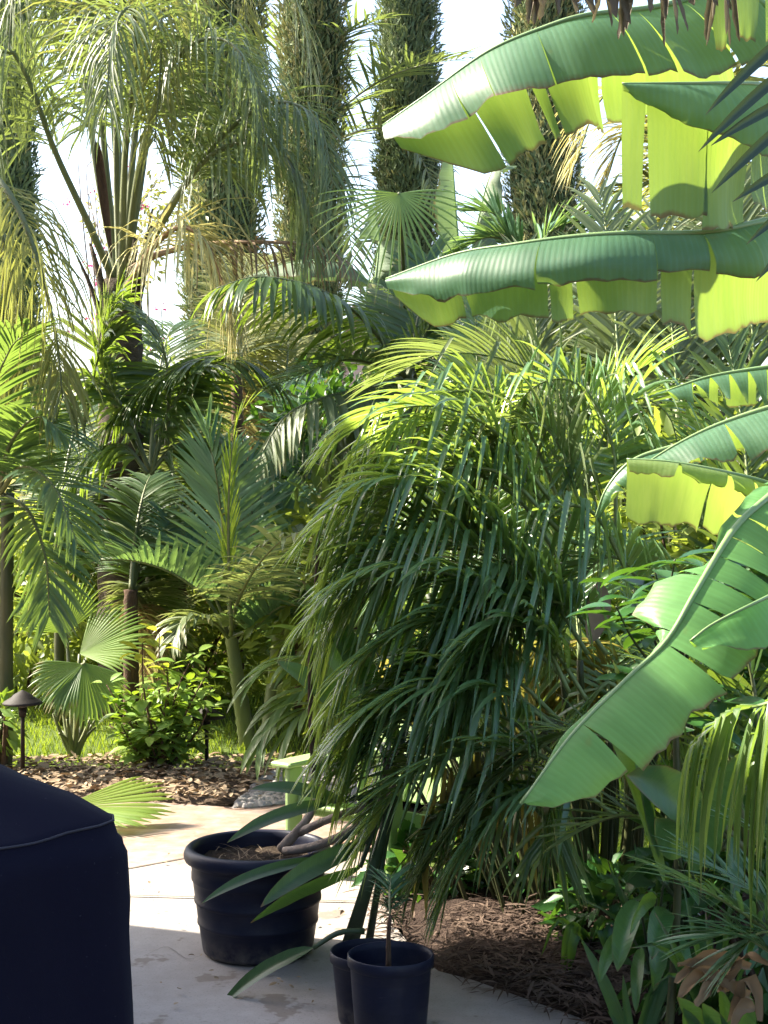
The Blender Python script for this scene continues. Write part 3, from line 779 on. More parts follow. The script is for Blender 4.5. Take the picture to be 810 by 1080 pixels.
for pts in (PP(8, (0, 520), (10, 470, 7.8), (40, 440, 7.6), (72, 462, 7.5)), PP(8, (0, 520), (24, 492, 7.7), (58, 515, 7.5), (80, 570, 7.4)),
            PP(8, (0, 520), (-10, 430, 7.8), (10, 370, 7.6), (30, 350, 7.5)), PP(8, (4, 522), (30, 540, 7.8), (48, 590, 7.7), (52, 650, 7.7)), PP(8, (0, 520), (-40, 470), (-90, 480))):
    add_frond(kp3, pts, ['king', 'petiole'], **KT)

# palm whose big comb-like frond hangs across the middle distance
ct = P(432, 400, 9.2); cb = V((ct.x, ct.y, 0))
cp = palm_base('king_palm', 'feather palm with a big dark comb of leaflets hanging before the sunlit cypress', 'palm', cb, ct, .09, .07, 'crownshaft')
CK = dict(KK); CK.update(L=.50, n=46, w=.034, lift=-18, droop=.26, a0=80, a1=40)
add_frond(cp, PP(9, (428, 398), (400, 356, 8.9), (366, 322, 8.7), (322, 300, 8.5), (270, 292, 8.3), (228, 304, 8.2)), ['kingdark', 'petiole'], **CK)
add_frond(cp, PP(9.2, (428, 398), (400, 385, 9), (360, 380, 8.8), (310, 400, 8.6)), ['king', 'petiole'], **KK)
add_frond(cp, PP(9.2, (428, 398), (384, 410, 8.8), (340, 420, 8.6), (300, 440, 8.5), (270, 490, 8.4)), ['kingpale', 'petiole'], **dict(CK, L=.40, droop=.35))
add_frond(cp, PP(9.2, (428, 398), (390, 420, 9), (356, 450, 8.9), (340, 520, 8.9)), ['queen', 'petiole'], **CK)
add_frond(cp, PP(9.2, (430, 398), (450, 350), (470, 320), (500, 310)), ['king', 'petiole'], **KK)
add_frond(cp, PP(9.2, (430, 398), (440, 340, 9.3), (452, 300, 9.4), (450, 270, 9.5)), ['king', 'petiole'], **KK)
rosette(cp, ct, 6, 1.3, KK, ['kingdark', 'petiole'], el=(70, 0), bend=(60, 80))

# central bluish palm
tt = P(243, 668, 8.8); tb = G(262, 786); tb.z = -.02
tp = palm_base('king_palm', 'bluish green feather palm on a slim green trunk in the middle of the lawn edge', 'palm', tb, tt, .052, .034, 'crownshaft')
TK = dict(n=44, L=.36, w=.030, a0=66, a1=30, lift=14, droop=.05, start=.20, rw=.012, plume=4, lj=.06, fold=.3, gaps=.01)
km = ['teal', 'petiole']
add_frond(tp, PP(8.6, (243, 664), (239, 600, 8.4), (233, 540, 8.3), (226, 490, 8.2), (216, 450, 8.2)), km, **dict(TK, roll=.2, L=.42))
add_frond(tp, PP(8.6, (241, 668), (214, 628, 8.4), (172, 600, 8.2), (120, 590, 8.0), (62, 602, 7.9)), km, **dict(TK, lift=28))
add_frond(tp, PP(8.5, (243, 670), (252, 632, 8.2), (272, 596, 7.8), (304, 566, 7.5), (340, 560, 7.3)), ['kingpale', 'petiole'], **dict(TK, L=.34, droop=.16, lift=6))
add_frond(tp, PP(8.9, (245, 664), (256, 600), (266, 540), (262, 490, 9.1), (240, 470, 9.2)), km, **TK)
add_frond(tp, PP(8.9, (242, 666), (218, 610), (196, 570, 9.1), (180, 545, 9.2)), km, **TK)
add_frond(tp, PP(8.9, (245, 664), (280, 610, 9.0), (300, 560, 9.1), (296, 520, 9.2)), km, **TK)
add_frond(tp, PP(8.6, (241, 672), (222, 654, 8.4), (196, 652, 8.3), (182, 676, 8.2)), ['kingpale', 'petiole'], **dict(TK, L=.24, droop=.2))
add_frond(tp, PP(8.6, (245, 672), (270, 660, 8.5), (296, 640, 8.4), (330, 640, 8.3)), km, **TK)
add_frond(tp, PP(8.3, (244, 664), (241, 570, 8.1), (243, 490, 8.0), (252, 440, 8.0), (264, 425, 8.0)), ['young', 'petiole'], **dict(TK, a0=13, a1=8, L=.22, w=.012, n=26))['label'] = 'yellow green half opened spear frond'
add_frond(tp, PP(8.6, (246, 650), (262, 600), (268, 572), (250, 545)), ['dead', 'rachisdry'], **dict(TK, L=.16, n=24))
st2 = P(296, 655, 9.3); sb2 = G(283, 792); sb2 = P(283, 780, 9.3); sb2.z = -.02
tp2 = palm_base('king_palm', 'second slim green palm trunk just right of the bluish palm', 'palm', sb2, st2, .05, .04, 'crownshaft')
rosette(tp2, st2, 9, 1.15, TK, km, el=(80, 10), bend=(55, 80))

# fuller understory of feather palms behind
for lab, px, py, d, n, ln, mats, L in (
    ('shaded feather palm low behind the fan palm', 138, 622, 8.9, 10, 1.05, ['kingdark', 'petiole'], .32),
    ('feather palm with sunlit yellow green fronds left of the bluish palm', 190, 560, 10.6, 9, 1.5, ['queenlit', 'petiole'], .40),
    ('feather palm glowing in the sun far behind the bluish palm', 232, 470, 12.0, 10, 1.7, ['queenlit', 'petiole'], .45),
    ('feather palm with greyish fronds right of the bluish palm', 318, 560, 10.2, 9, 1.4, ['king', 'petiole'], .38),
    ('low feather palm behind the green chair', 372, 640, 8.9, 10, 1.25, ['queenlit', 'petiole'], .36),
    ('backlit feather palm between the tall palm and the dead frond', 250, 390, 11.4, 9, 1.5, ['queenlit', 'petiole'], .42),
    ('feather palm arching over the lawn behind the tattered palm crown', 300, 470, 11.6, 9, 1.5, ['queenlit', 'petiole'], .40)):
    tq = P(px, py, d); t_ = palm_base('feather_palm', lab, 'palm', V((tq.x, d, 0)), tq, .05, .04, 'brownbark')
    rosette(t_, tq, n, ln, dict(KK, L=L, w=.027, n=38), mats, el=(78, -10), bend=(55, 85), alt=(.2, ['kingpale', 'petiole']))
    for q_ in range(4):
        o = add_frond(t_, arc(tq + V((0, 0, -.1)), R.uniform(0, 6.28), R.uniform(-35, 15), ln * R.uniform(.5, .8), 80, 6), [R.choice(('dead', 'dead', 'straw')), 'rachisdry'], **dict(KK, L=L * .75, w=.016, n=26, gaps=.3, droop=.4, plume=20)); o['label'] = 'dead brown frond hanging below the crown'
# fan palm, lower left
fb = P(78, 790, 8.5); fb.z = -.02
fp = thing('fan_palm', 'low fan palm with pleated round leaves beside the citrus bush', 'palm', fb)
def fan(t, base, hub, axis, nrm, r, mat='fan', **kw):
    mb = MB(); tube(mb, curve([base, base.lerp(hub, .55) + V((0, 0, .06)), hub], 10), .016, .009, 6, mi=1)
    fan_leaf(mb, hub, axis, nrm, r, **kw); return mb.build('fan_leaf', [mat, 'petiole'], t)
fan(fp, fb, P(89, 699, 8.3), V((.25, -.35, -1)), V((.1, -1, .45)), .37, spread=120, n=24, fuse=.72, droop=.04)
fan(fp, fb, P(87, 700, 8.3), V((-.75, -.3, -.62)), V((-.2, -1, .5)), .34, spread=95, n=20, fuse=.72, droop=.04)
fan(fp, fb, P(84, 690, 8.6), V((.95, .1, .48)), V((-.3, -.75, .6)), .44, mat='young', spread=110, n=26, fuse=.65, droop=.03)
fan(fp, fb, P(70, 668, 8.8), V((-.3, 0, 1)), V((0, -1, .2)), .40, spread=130, n=26, fuse=.6, droop=.03)
mb = MB()
for i in range(16):
    a = R.uniform(0, 6.28); tube(mb, curve([fb, fb + V((math.cos(a) * .06, math.sin(a) * .06, .12)), fb + V((math.cos(a) * .12, math.sin(a) * .12, R.uniform(.15, .35)))], 5), .022, .006, 5)
mb.build('leaf_base', 'petiole', fp)

# tall fan palm with one big leaf in the sky gap
f2b = V((P(430, 0, 9.8).x, 9.8, 0)); f2t = P(428, 340, 9.8)
fp2 = palm_base('fan_palm', 'taller fan palm holding one open fan leaf against the dark cypress', 'palm', f2b, f2t, .07, .06, 'bark')
fan(fp2, f2t, P(421, 204, 7.6), V((-.06, -.05, -1)), V((-.25, -1, .05)), .56, spread=190, n=26, fuse=.18, droop=.03, pleat=.25)
fan(fp2, f2t, P(480, 300, 9.6), V((1, 0, .3)), V((0, -1, .4)), .40, spread=150, n=26, fuse=.35)
fan(fp2, f2t, P(400, 330, 9.6), V((-.8, -.2, -.2)), V((0, -1, .4)), .38, spread=150, n=26, fuse=.35)
# low pale palm behind the chair
lb = P(345, 800, 7.6); lb.z = -.02
lpal = thing('young_palm', 'young palm with pale drooping leaflets left of the green chair', 'palm', lb)
for pts, w_ in (((lb, P(345, 735, 7.5), P(322, 728, 7.4), P(290, 752, 7.3), P(272, 790, 7.2)), .05), ((lb, P(350, 700, 7.5), P(325, 692, 7.4), P(290, 700, 7.3), P(262, 720, 7.25)), .05), ((lb, P(348, 760, 7.5), P(330, 745, 7.3), P(308, 765, 7.2), P(300, 800, 7.2)), .045)):
    mb = MB(); frond(mb, list(pts), n=8, L=.34, w=w_, a0=35, a1=12, lift=8, droop=.18, start=.42, rw=.01); mb.build('frond', ['hang', 'petiole'], lpal)

# ================================================================== FAR FOLIAGE MASS AND SHRUBS
def leaf_blob(mb, c, rx, ry, rz, n, l=(.06, .13), wr=.42, mi=0, shell=.5):
    for _ in range(n):
        d = rdir(); q = R.uniform(shell, 1) ** .6
        lump = 1 + .28 * noise.noise(V((d.x * 2 + c.x, d.y * 2 + c.y, d.z * 2 + c.z)))
        p = c + V((d.x * rx, d.y * ry, d.z * rz)) * (q * lump)
        ll = R.uniform(*l)
        leaflet(mb, p, d + rdir() * .8 + V((0, 0, -.15)), ll, ll * wr, d + rdir() * .7 + V((0, 0, .4)), .12, R.random(), 2, .3, mi, tab=[(0, .1), (.5, 1), (1, .05)])
mb = MB()
for _ in range(60):
    px = R.uniform(-40, 640); d = R.uniform(12.5, 16)
    top = 395 + 40 * math.sin(px * .021) + (30 if 330 < px < 420 else 0) - (40 if px > 520 else 0)
    zt = P(px, top, d).z; z = R.uniform(.3, max(.5, zt - .3))
    c = P(px, 512, d); c.z = z
    leaf_blob(mb, c, R.uniform(.45, .9), R.uniform(.4, .8), R.uniform(.4, .7), 300, (.08, .17), .42, 1 if R.random() < .3 else 0)  # straw coloured blobs also paint in backlit sunny glints
struct(mb.build('undergrowth', ['under', 'straw'], None), 'stuff', 'dense sunlit foliage filling the far end of the garden', 'undergrowth')

def bush(name, label, cat, c, rx, ry, rz, n, mat, l=(.06, .12), wr=.45, stems=7):
    t = thing(name, label, cat, V((c.x, c.y, -.03)))
    mb = MB()
    for i in range(stems):
        a = R.uniform(0, 6.28); b0 = V((c.x + math.cos(a) * .04, c.y + math.sin(a) * .04, -.03)); e = c + V((math.cos(a) * rx * .6, math.sin(a) * ry * .6, R.uniform(-.2, .8) * rz))
        tube(mb, curve([b0, b0.lerp(e, .5) + V((0, 0, .05)), e], 6), .016, .004, 5)
    mb.build('stem', 'brownbark', t)
    mb = MB(); leaf_blob(mb, c, rx, ry, rz, n, l, wr, shell=.35); mb.build('foliage', mat, t)
    return t
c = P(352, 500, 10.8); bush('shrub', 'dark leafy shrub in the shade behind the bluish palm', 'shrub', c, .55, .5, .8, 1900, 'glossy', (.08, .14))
c = P(20, 640, 10.5); bush('shrub', 'dim green shrub behind the slender palm stems at the left border', 'shrub', c, .7, .5, .7, 1500, 'under', (.08, .14))
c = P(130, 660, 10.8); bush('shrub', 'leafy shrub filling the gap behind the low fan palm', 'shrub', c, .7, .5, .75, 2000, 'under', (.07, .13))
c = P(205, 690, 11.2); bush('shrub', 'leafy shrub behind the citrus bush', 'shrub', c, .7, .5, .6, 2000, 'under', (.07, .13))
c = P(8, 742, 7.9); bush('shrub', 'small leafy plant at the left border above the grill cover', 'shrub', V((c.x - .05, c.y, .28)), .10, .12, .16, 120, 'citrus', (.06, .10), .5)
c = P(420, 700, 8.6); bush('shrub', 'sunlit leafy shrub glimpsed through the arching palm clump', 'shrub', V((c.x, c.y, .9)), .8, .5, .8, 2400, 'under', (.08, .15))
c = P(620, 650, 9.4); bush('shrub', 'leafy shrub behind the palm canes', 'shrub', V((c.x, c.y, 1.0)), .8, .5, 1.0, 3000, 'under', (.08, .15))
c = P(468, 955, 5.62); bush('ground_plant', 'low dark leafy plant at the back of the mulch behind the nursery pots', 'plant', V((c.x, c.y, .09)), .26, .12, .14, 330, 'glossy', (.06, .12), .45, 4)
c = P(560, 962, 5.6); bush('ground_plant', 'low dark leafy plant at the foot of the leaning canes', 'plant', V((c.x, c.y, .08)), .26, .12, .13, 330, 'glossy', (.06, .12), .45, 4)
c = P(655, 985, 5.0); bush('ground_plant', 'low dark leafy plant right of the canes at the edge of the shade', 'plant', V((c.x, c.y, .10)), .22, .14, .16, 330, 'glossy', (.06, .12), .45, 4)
# bougainvillea in the gap left of the palm
bb = P(105, 300, 16); bt = thing('bougainvillea', 'pink flowering climber with bare twigs against the sky, left of the tall palm', 'climber', V((bb.x, 16, 0)))
mb = MB(); ends = []
for i in range(16):
    e = P(R.uniform(78, 170), R.uniform(150, 330), 16 + R.uniform(-.5, .5)); b0 = V((bb.x + R.uniform(-.2, .2), 16, 0)); m_ = b0.lerp(e, .6) + V((R.uniform(-.3, .3), 0, R.uniform(0, .4)))
    pts = curve([b0, m_, e, e + V((R.uniform(-.3, .3), 0, R.uniform(-.2, .3)))], 10); tube(mb, pts, .02, .004, 5); ends += pts[6:]
mb.build('branch', 'greybark', bt)
mb = MB()
for e in ends:
    if R.random() < .4: leaf_blob(mb, e, .06, .06, .05, 6, (.03, .055), .7)
mb.build('blossoms', 'petal', bt)
mb = MB()
for px, py in ((150, 205), (140, 235), (112, 230), (160, 250), (205, 225), (150, 275)): leaf_blob(mb, P(px, py, 16.5), .26, .2, .26, 110, (.06, .11), .4)
mb.build('foliage', 'queenlit', bt)
# far banana plants
def far_banana(label, pxs, d, leaves):
    b = P(pxs, 512, d); b.z = 0; t = thing('banana_plant', label, 'banana plant', b)
    mb = MB(); tp_ = P(pxs, 300, d); tube(mb, [b.lerp(tp_, i / 8) for i in range(9)], .11, .06, 10); mb.build('stalk', 'crownshaft', t)
    for i, pts in enumerate(leaves):
        q = PP(d, *pts)
        tears = sorted(R.uniform(.1, .95) for _ in range(9))
        banana_leaf(t, q, dict(wtab=[(0, .03), (.15, .16), (.6, .2), (1, .02)], th0=25, th1=75, tears=tears, jit=22), dict(wtab=[(0, .03), (.15, .16), (.6, .2), (1, .02)], th0=25, th1=80, tears=tears, jit=22), r=.012, seed=200 + i, petiole=tp_, mat='bananafar')
far_banana('far banana plant with tattered upright leaves in the white sky gap', 492, 11, [((488, 300), (482, 240), (478, 180), (474, 150)), ((492, 300), (505, 230), (520, 180), (545, 175)), ((490, 300), (500, 260), (520, 240), (540, 262)), ((488, 300), (470, 270), (455, 265))])
far_banana('far banana plant with one flat torn leaf crossing the sunlit cypress', 395, 11, [((392, 300), (360, 278), (310, 276), (258, 292)), ((398, 300), (420, 280), (440, 300)), ((396, 300), (400, 250), (392, 215))])

# citrus bush
cb_ = P(172, 815, 8.0); cb_.z = 0
ct_ = thing('citrus_bush', 'young citrus bush with bright green leaves beside the low fan palm', 'bush', cb_)
st_mb = MB(); lf = MB(); ly = MB(); ty = MB()
tips = [(150, 672), (168, 668), (205, 690), (222, 705), (190, 700), (176, 705), (140, 735), (122, 742), (115, 765), (112, 722), (150, 730), (168, 740), (205, 735), (220, 748), (190, 760), (160, 775), (132, 780), (205, 780), (225, 722), (180, 785), (148, 755), (196, 722), (128, 765)]
for px, py in tips:
    e = P(px, py, 8.0 + R.uniform(-.22, .22)); b0 = cb_ + V((R.uniform(-.03, .03), R.uniform(-.03, .03), 0)); m_ = b0.lerp(e, .55) + V((R.uniform(-.04, .04), 0, R.uniform(-.02, .08)))
    pts = curve([b0, m_, e], 9); tube(st_mb, pts, .009, .003, 5)
    for k in range(3, 10):
        for _ in range(4 if py > 700 else 3):
            p = pts[k]; d = rdir(-.4, .7); l = R.uniform(.07, .12); m_l = ly if (py < 680 and px < 175 and k > 6) else lf
            q = p + d * .03; broad(m_l, q, d, l, l * R.uniform(.42, .55), Z + d * -.2 + rdir() * .35, R.random(), R.uniform(.0, .22), .22, 5, 1)
st_mb.build('stem', 'brownbark', ct_); lf.build('foliage', 'citrus', ct_); o = ly.build('foliage', 'citrusyel', ct_); o['label'] = 'yellow green leaves on the tall shoot with sunlight put into their colour'

# ================================================================== PATH LIGHTS
def path_light(c, h):
    t = thing('path_light', '', 'path light', c)
    mb = MB(); tube(mb, [c + V((0, 0, z)) for z in (-.05, h * .5, h - .06)], .011, .010, 10); tube(mb, [c + V((0, 0, h - .10)), c + V((0, 0, h - .055))], .018, .022, 12); mb.build('post', 'bronze', t)
    mb = MB(); lathe(mb, [(.002, h + .035), (.012, h + .03), (.045, h + .012), (.058, h - .002), (.092, h - .022), (.100, h - .03), (.098, h - .036), (.055, h - .024), (.004, h - .02)], c, 28); mb.build('shade', 'bronze', t)
    mb = MB(); lathe(mb, [(.016, h - .055), (.026, h - .05), (.030, h - .022)], c, 16); mb.build('lamp_housing', 'glass', t)
    return t
c1 = P(218, 800, 8.1); c1.z = 0
hL = P(218, 750, 8.1).z
L1 = path_light(c1, hL); L1['label'] = 'dark bronze path light with a flat cone shade beside the citrus bush'; L1['group'] = 'path lights in the far bed'
def dup(root, loc, label):
    r = root.copy(); COL.objects.link(r); r.location = loc; r['label'] = label
    for ch in root.children:
        c = ch.copy(); COL.objects.link(c); c.parent = r
        for gch in ch.children:
            d = gch.copy(); COL.objects.link(d); d.parent = c
    return r
c2 = P(24, 780, 7.7); c2.z = P(24, 735, 7.7).z - hL
dup(L1, c2, 'dark bronze path light at the left border above the grill cover')

# ================================================================== FALLEN FAN LEAF ON THE PATIO
mb = MB(); hub = P(64, 852, 6.75)
fan_leaf(mb, hub, V((1, -.08, .02)), V((.02, -.40, .92)), .50, spread=64, n=17, fuse=.8, droop=.015, pleat=.45)
tube(mb, curve([hub, hub + V((-.2, .05, -.1)), V((hub.x - .45, hub.y + .1, .03))], 8), .009, .012, 6, mi=1)
tag(mb.build('fallen_fan_leaf', ['young', 'petiole'], None), 'bright green cut fan leaf lying on the patio behind the grill cover', 'leaf')

# ================================================================== ADIRONDACK CHAIR
ch = thing('adirondack_chair', 'small pale green wooden garden chair behind the big pot', 'chair', V((-.02, 5.95, 0)))
from mathutils import Matrix
def chair_piece(name, pieces, ang=rad(-38)):
    mb = MB()
    for (c, s, rx) in pieces:
        m = Matrix.Rotation(ang, 3, 'Z'); box(mb, ch.location + m @ V(c), *s, rz=ang, rx=rx, bev=.006)
    return mb.build(name, 'chairpaint', ch, False)
for i in range(7): chair_piece('back_slat', [((-.195 + i * .065, .30, .47 + .035 * (1 - abs(i - 3) / 3)), (.055, .016, .50 + .07 * (1 - abs(i - 3) / 3)), rad(-17))])
for i in range(5): chair_piece('seat_slat', [((0, -.20 + i * .088, .265 - i * .022), (.44, .075, .018), rad(-14))])
for s in (-1, 1):
    chair_piece('arm', [((s * .265, -.02, .425), (.10, .52, .02), 0)])
    chair_piece('leg', [((s * .245, -.22, .207), (.022, .085, .414), 0)])
    chair_piece('side_rail', [((s * .225, .08, .19), (.02, .62, .075), rad(-16))])
    chair_piece('leg', [((s * .268, .235, .205), (.02, .06, .41), 0)])
chair_piece('brace', [((0, .255, .40), (.56, .02, .05), 0)])
chair_piece('brace', [((0, .36, .72), (.40, .018, .04), rad(-17))])

# ================================================================== POTS
pc = P(272, 893, 4.93); pc = V((pc.x, 4.93, 0)); H = .345
pot = thing('plant_pot', 'large navy blue plastic pot with rolled rim and raised bands', 'pot', pc)
mb = MB()
lathe(mb, [(.0, .004), (.165, .004), (.176, .012), (.178, .02), (.189, .095), (.1905, .098), (.1945, .102), (.1945, .110), (.1925, .114), (.1985, .165), (.200, .168), (.2045, .172), (.2045, .181), (.2022, .185),
           (.2085, .235), (.2105, .238), (.2135, .243), (.2135, .262), (.2120, .268), (.214, .288), (.222, .296), (.233, .302), (.2375, .312), (.2375, .324), (.233, .336), (.224, .344), (.214, .345), (.207, .338), (.205, .32), (.200, .26), (.195, .22)], pc, 80)
mb.build('body', 'pot', pot)
mb = MB(); vs = [pc + V((0, 0, .295))]; fs = []
for r in (.06, .12, .17, .203):
    for k in range(32):
        a = k * math.pi / 16; vs.append(pc + V((math.cos(a) * r, math.sin(a) * r, .288 + R.uniform(-.008, .012))))
for k in range(32): fs.append((0, 1 + k, 1 + (k + 1) % 32))
for i in range(3):
    for k in range(32): fs.append((1 + i * 32 + k, 33 + i * 32 + k, 33 + i * 32 + (k + 1) % 32, 1 + i * 32 + (k + 1) % 32))
mb.add(vs, fs); mb.build('soil', 'soil', pot)
mb = MB()
for _ in range(90):
    a = R.uniform(0, 6.28); r = R.uniform(.03, .18); b_ = R.uniform(0, 6.28)
    leaflet(mb, pc + V((math.cos(a) * r, math.sin(a) * r, .29)), V((math.cos(b_), math.sin(b_), R.uniform(0, .7))), R.uniform(.03, .10), .003, Z, .15, R.random(), 3, .1)
o = mb.build('dry_stalks', 'litter', pot); o['kind'] = 'stuff'

# woody plant growing in the big pot
wp = thing('paddle_leaf_plant', 'woody grey branched plant with long paddle leaves growing in the large pot', 'plant', pc + V((.08, 0, .29)))
def branch(t, pts, r0, r1, mat='greybark'):
    mb = MB(); tube(mb, curve(list(pts), 16), r0, r1, 9, wob=.09); return mb.build('branch', mat, t)
b0 = P(296, 896, 4.92)
branch(wp, (b0, P(318, 872, 4.9), P(330, 852, 4.95), P(334, 825, 5.0), P(342, 790, 5.05)), .017, .010)
branch(wp, (P(316, 878, 4.9), P(338, 868, 4.85), P(362, 858, 4.8), P(396, 846, 4.75), P(420, 820, 4.75)), .014, .010)
branch(wp, (P(300, 898, 4.88), P(330, 893, 4.82), P(362, 880, 4.78), P(400, 852, 4.72), P(408, 800, 4.72)), .015, .010)
branch(wp, (P(333, 836, 5.0), P(329, 780, 5.0), P(327, 700, 5.0), P(332, 640, 5.0), P(336, 560, 4.95)), .010, .006, 'brownbark')
PT = [(0, .1), (.06, .5), (.2, .86), (.42, 1), (.68, .86), (.86, .52), (.95, .26), (1, .03)]
def paddle(t, tip, base, tipd, based, w, nrm, stem=None, curl=.04, fold=.30, seed=0):
    a = P(*base, based); b = P(*tip, tipd); d = b - a; l = d.length
    mb = MB(); broad(mb, a, d + V((0, 0, .10 * l)), l * 1.02, w, V(nrm), R.random(), curl, fold, 14, 4, PT, .012)
    o = mb.build('leaf', 'strel', t)
    rb = MB()
    if stem is not None:
        s_ = P(*stem[:2], stem[2]); tube(rb, curve([s_, s_.lerp(a, .5) + V((0, 0, .02)), a], 8), .010, .007, 7); rb.build('stem', 'stalk', o)
    return o
paddle(wp, (266, 823), (362, 845), 4.75, 4.75, .048, (0, -.7, .7), (408, 850, 4.75))
paddle(wp, (238, 878), (350, 846), 4.66, 4.75, .046, (.1, -.75, .65), (400, 850, 4.75))
paddle(wp, (211, 940), (340, 906), 4.55, 4.70, .042, (.1, -.6, .8), (404, 860, 4.74))
paddle(wp, (272, 946), (385, 890), 4.48, 4.62, .062, (.1, -.85, .5), (412, 850, 4.7))
paddle(wp, (262, 962), (380, 915), 4.54, 4.66, .06, (.1, -.75, -.5), (406, 860, 4.72))
paddle(wp, (330, 610), (420, 790), 4.9, 4.9, .10, (.6, -.8, .1), (410, 815, 4.75))
paddle(wp, (390, 600), (440, 740), 5.0, 5.0, .13, (.5, -.8, .1), (415, 820, 4.75))
paddle(wp, (300, 690), (395, 780), 5.05, 5.0, .10, (.5, -.8, .4), (410, 815, 4.75))
paddle(wp, (330, 655), (410, 770), 5.2, 5.1, .13, (.5, -.8, .4), (410, 815, 4.75))

# dark leaning stalks and low leaf between the pots
ls = thing('paddle_leaf_plant', 'thick dark leaning stalk with one low leaf behind the small pots', 'plant', G(368, 1000))
mb = MB(); tube(mb, curve([G(366, 1006), P(384, 945, 4.58), P(404, 880, 4.66), P(410, 850, 4.7)], 14), .030, .014, 9, flat=.7); mb.build('stalk', 'stalk', ls)
mb = MB(); tube(mb, curve([G(388, 1000), P(398, 940, 4.62), P(408, 880, 4.7), P(418, 840, 4.8)], 12), .014, .008, 8, flat=.7); mb.build('stalk', 'stalk', ls)
paddle(ls, (225, 1052), (330, 1000), 4.5, 4.46, .058, (.15, -.55, .85), (384, 982, 4.5), curl=.05)

def small_pot(c, r, h, label):
    t = thing('nursery_pot', label, 'pot', c, 'small navy nursery pots')
    mb = MB(); lathe(mb, [(0, .004), (r * .78, .004), (r * .80, .012), (r * .94, h - .035), (r * .95, h - .032), (r * 1.0, h - .028), (r * 1.01, h - .014), (r * 1.0, h - .002), (r * .985, h), (r * .955, h - .002), (r * .945, h - .02), (r * .90, h * .6), (r * .88, h * .5)], c, 64); mb.build('body', 'pot', t)
    mb = MB(); vs = [c + V((0, 0, h * .72))]; fs = []
    for rr_ in (.45, .92):
        for k in range(28): a = k * 2 * math.pi / 28; vs.append(c + V((math.cos(a) * r * rr_, math.sin(a) * r * rr_, h * .72 + R.uniform(-.008, .008))))
    for k in range(28): fs += [(0, 1 + k, 1 + (k + 1) % 28), (1 + k, 29 + k, 29 + (k + 1) % 28, 1 + (k + 1) % 28)]
    mb.add(vs, fs); mb.build('soil', 'soil', t); return t
sp1 = V((P(412, 1008, 4.05).x, 4.05, 0)); small_pot(sp1, .114, .262, 'front small navy nursery pot holding a palm seedling')
sp2 = V((P(391, 1008, 4.285).x, 4.285, 0)); small_pot(sp2, .114, .20, 'small navy nursery pot half hidden behind the seedling pot')
sd = thing('palm_seedling', 'small feathery palm seedling in the front nursery pot', 'palm', sp1 + V((0, 0, .19)))
mb = MB(); s0 = sp1 + V((-.005, 0, .185)); tube(mb, curve([s0, P(410, 985, 4.05), P(412, 965, 4.05)], 6), .009, .005, 7); mb.build('stem', 'brownbark', sd)
sb = P(411, 975, 4.05)
for az, el, ln, be in ((-100, 48, .17, 80), (-70, 60, .19, 80), (80, 50, .18, 80), (110, 62, .18, 75), (170, 35, .13, 60), (-150, 30, .14, 60), (130, 20, .15, 50), (-40, 55, .16, 70), (40, 66, .17, 70)):
    mb = MB(); frond(mb, arc(sb + V((0, 0, R.uniform(-.02, .03))), rad(az), el, ln, be, 6), n=9, L=.12, w=.005, a0=44, a1=14, lift=14, droop=.12, start=.5, rw=.002, plume=8, segs=4); mb.build('frond', ['chamae', 'petiole'], sd)

# piece of diamond lattice beyond the stalks
lt = MB(); lc = P(432, 925, 6.3)
for i in range(-7, 8):
    for s in (-1, 1):
        a = V((i * .035 - s * .10, 0, -.13)); b = V((i * .035 + s * .10, 0, .13)); tube(lt, [lc + a + V((0, s * .004, 0)), lc + b + V((0, s * .004, 0))], .004, .004, 4)
lc0 = [lc + V((x, 0, z)) for x, z in ((-.36, -.14), (.36, -.14), (.36, .14), (-.36, .14))]
for a, b in zip(lc0, lc0[1:] + lc0[:1]): tube(lt, [a, b], .009, .009, 6)
for x in (-.3, .3): tube(lt, [V((lc.x + x, lc.y, 0)), V((lc.x + x, lc.y, lc.z - .13))], .009, .009, 6)
tag(lt.build('lattice_panel', 'rust', None), 'small rusty diamond lattice panel seen beyond the leaning stalk', 'lattice')

# ================================================================== GRILL COVER
cv0 = V((-.415, 2.45, 0)); e1 = V((-.65, -.76, 0)).normalized(); e2 = V((-.76, .65, 0)).normalized(); Lc, Wc = 1.25, .66
gc = cv0 + e1 * (Lc / 2) + e2 * (Wc / 2)
cover = thing('grill_cover', 'navy blue fabric cover draped over a barbecue grill at the left corner', 'cover', gc)
def ring(z, inL, inW, r, n=12, wob=0.0):
    hl, hw = Lc / 2 - inL, Wc / 2 - inW; out = []
    r = min(r, hl * .9, hw * .9)
    segs = []
    for (sx, sy, a0) in ((-1, -1, 180), (1, -1, 270), (1, 1, 0), (-1, 1, 90)):
        for k in range(n + 1):
            a = rad(a0 + 90 * k / n); segs.append((sx * (hl - r) + math.cos(a) * r, sy * (hw - r) + math.sin(a) * r))
    full = []
    for (a, b), (c, d) in zip(segs, segs[1:] + segs[:1]):
        m_ = max(1, int(math.hypot(c - a, d - b) / .03))
        for k in range(m_): full.append((a + (c - a) * k / m_, b + (d - b) * k / m_))
    return full
levels = [(.03, -.012, -.012, .05, 1)] + [(.03 + .88 * i / 22, -.012 - .010 * math.sin(math.pi * i / 22), -.012 - .010 * math.sin(math.pi * i / 22), .045, 1) for i in range(1, 23)] + \
         [(.938, -.006, -.006, .035, .4), (.940, -.003, -.003, .035, .3), (.962, .002, .002, .035, .2), (.971, .012, .012, .035, .2), (1.0, .046, .045, .045, .5), (1.05, .110, .106, .05, .6), (1.10, .176, .168, .05, .6), (1.145, .238, .222, .045, .5), (1.18, .295, .262, .04, .5), (1.205, .35, .29, .03, .3), (1.222, .41, .31, .018, .2), (1.228, .46, .322, .006, .1)]
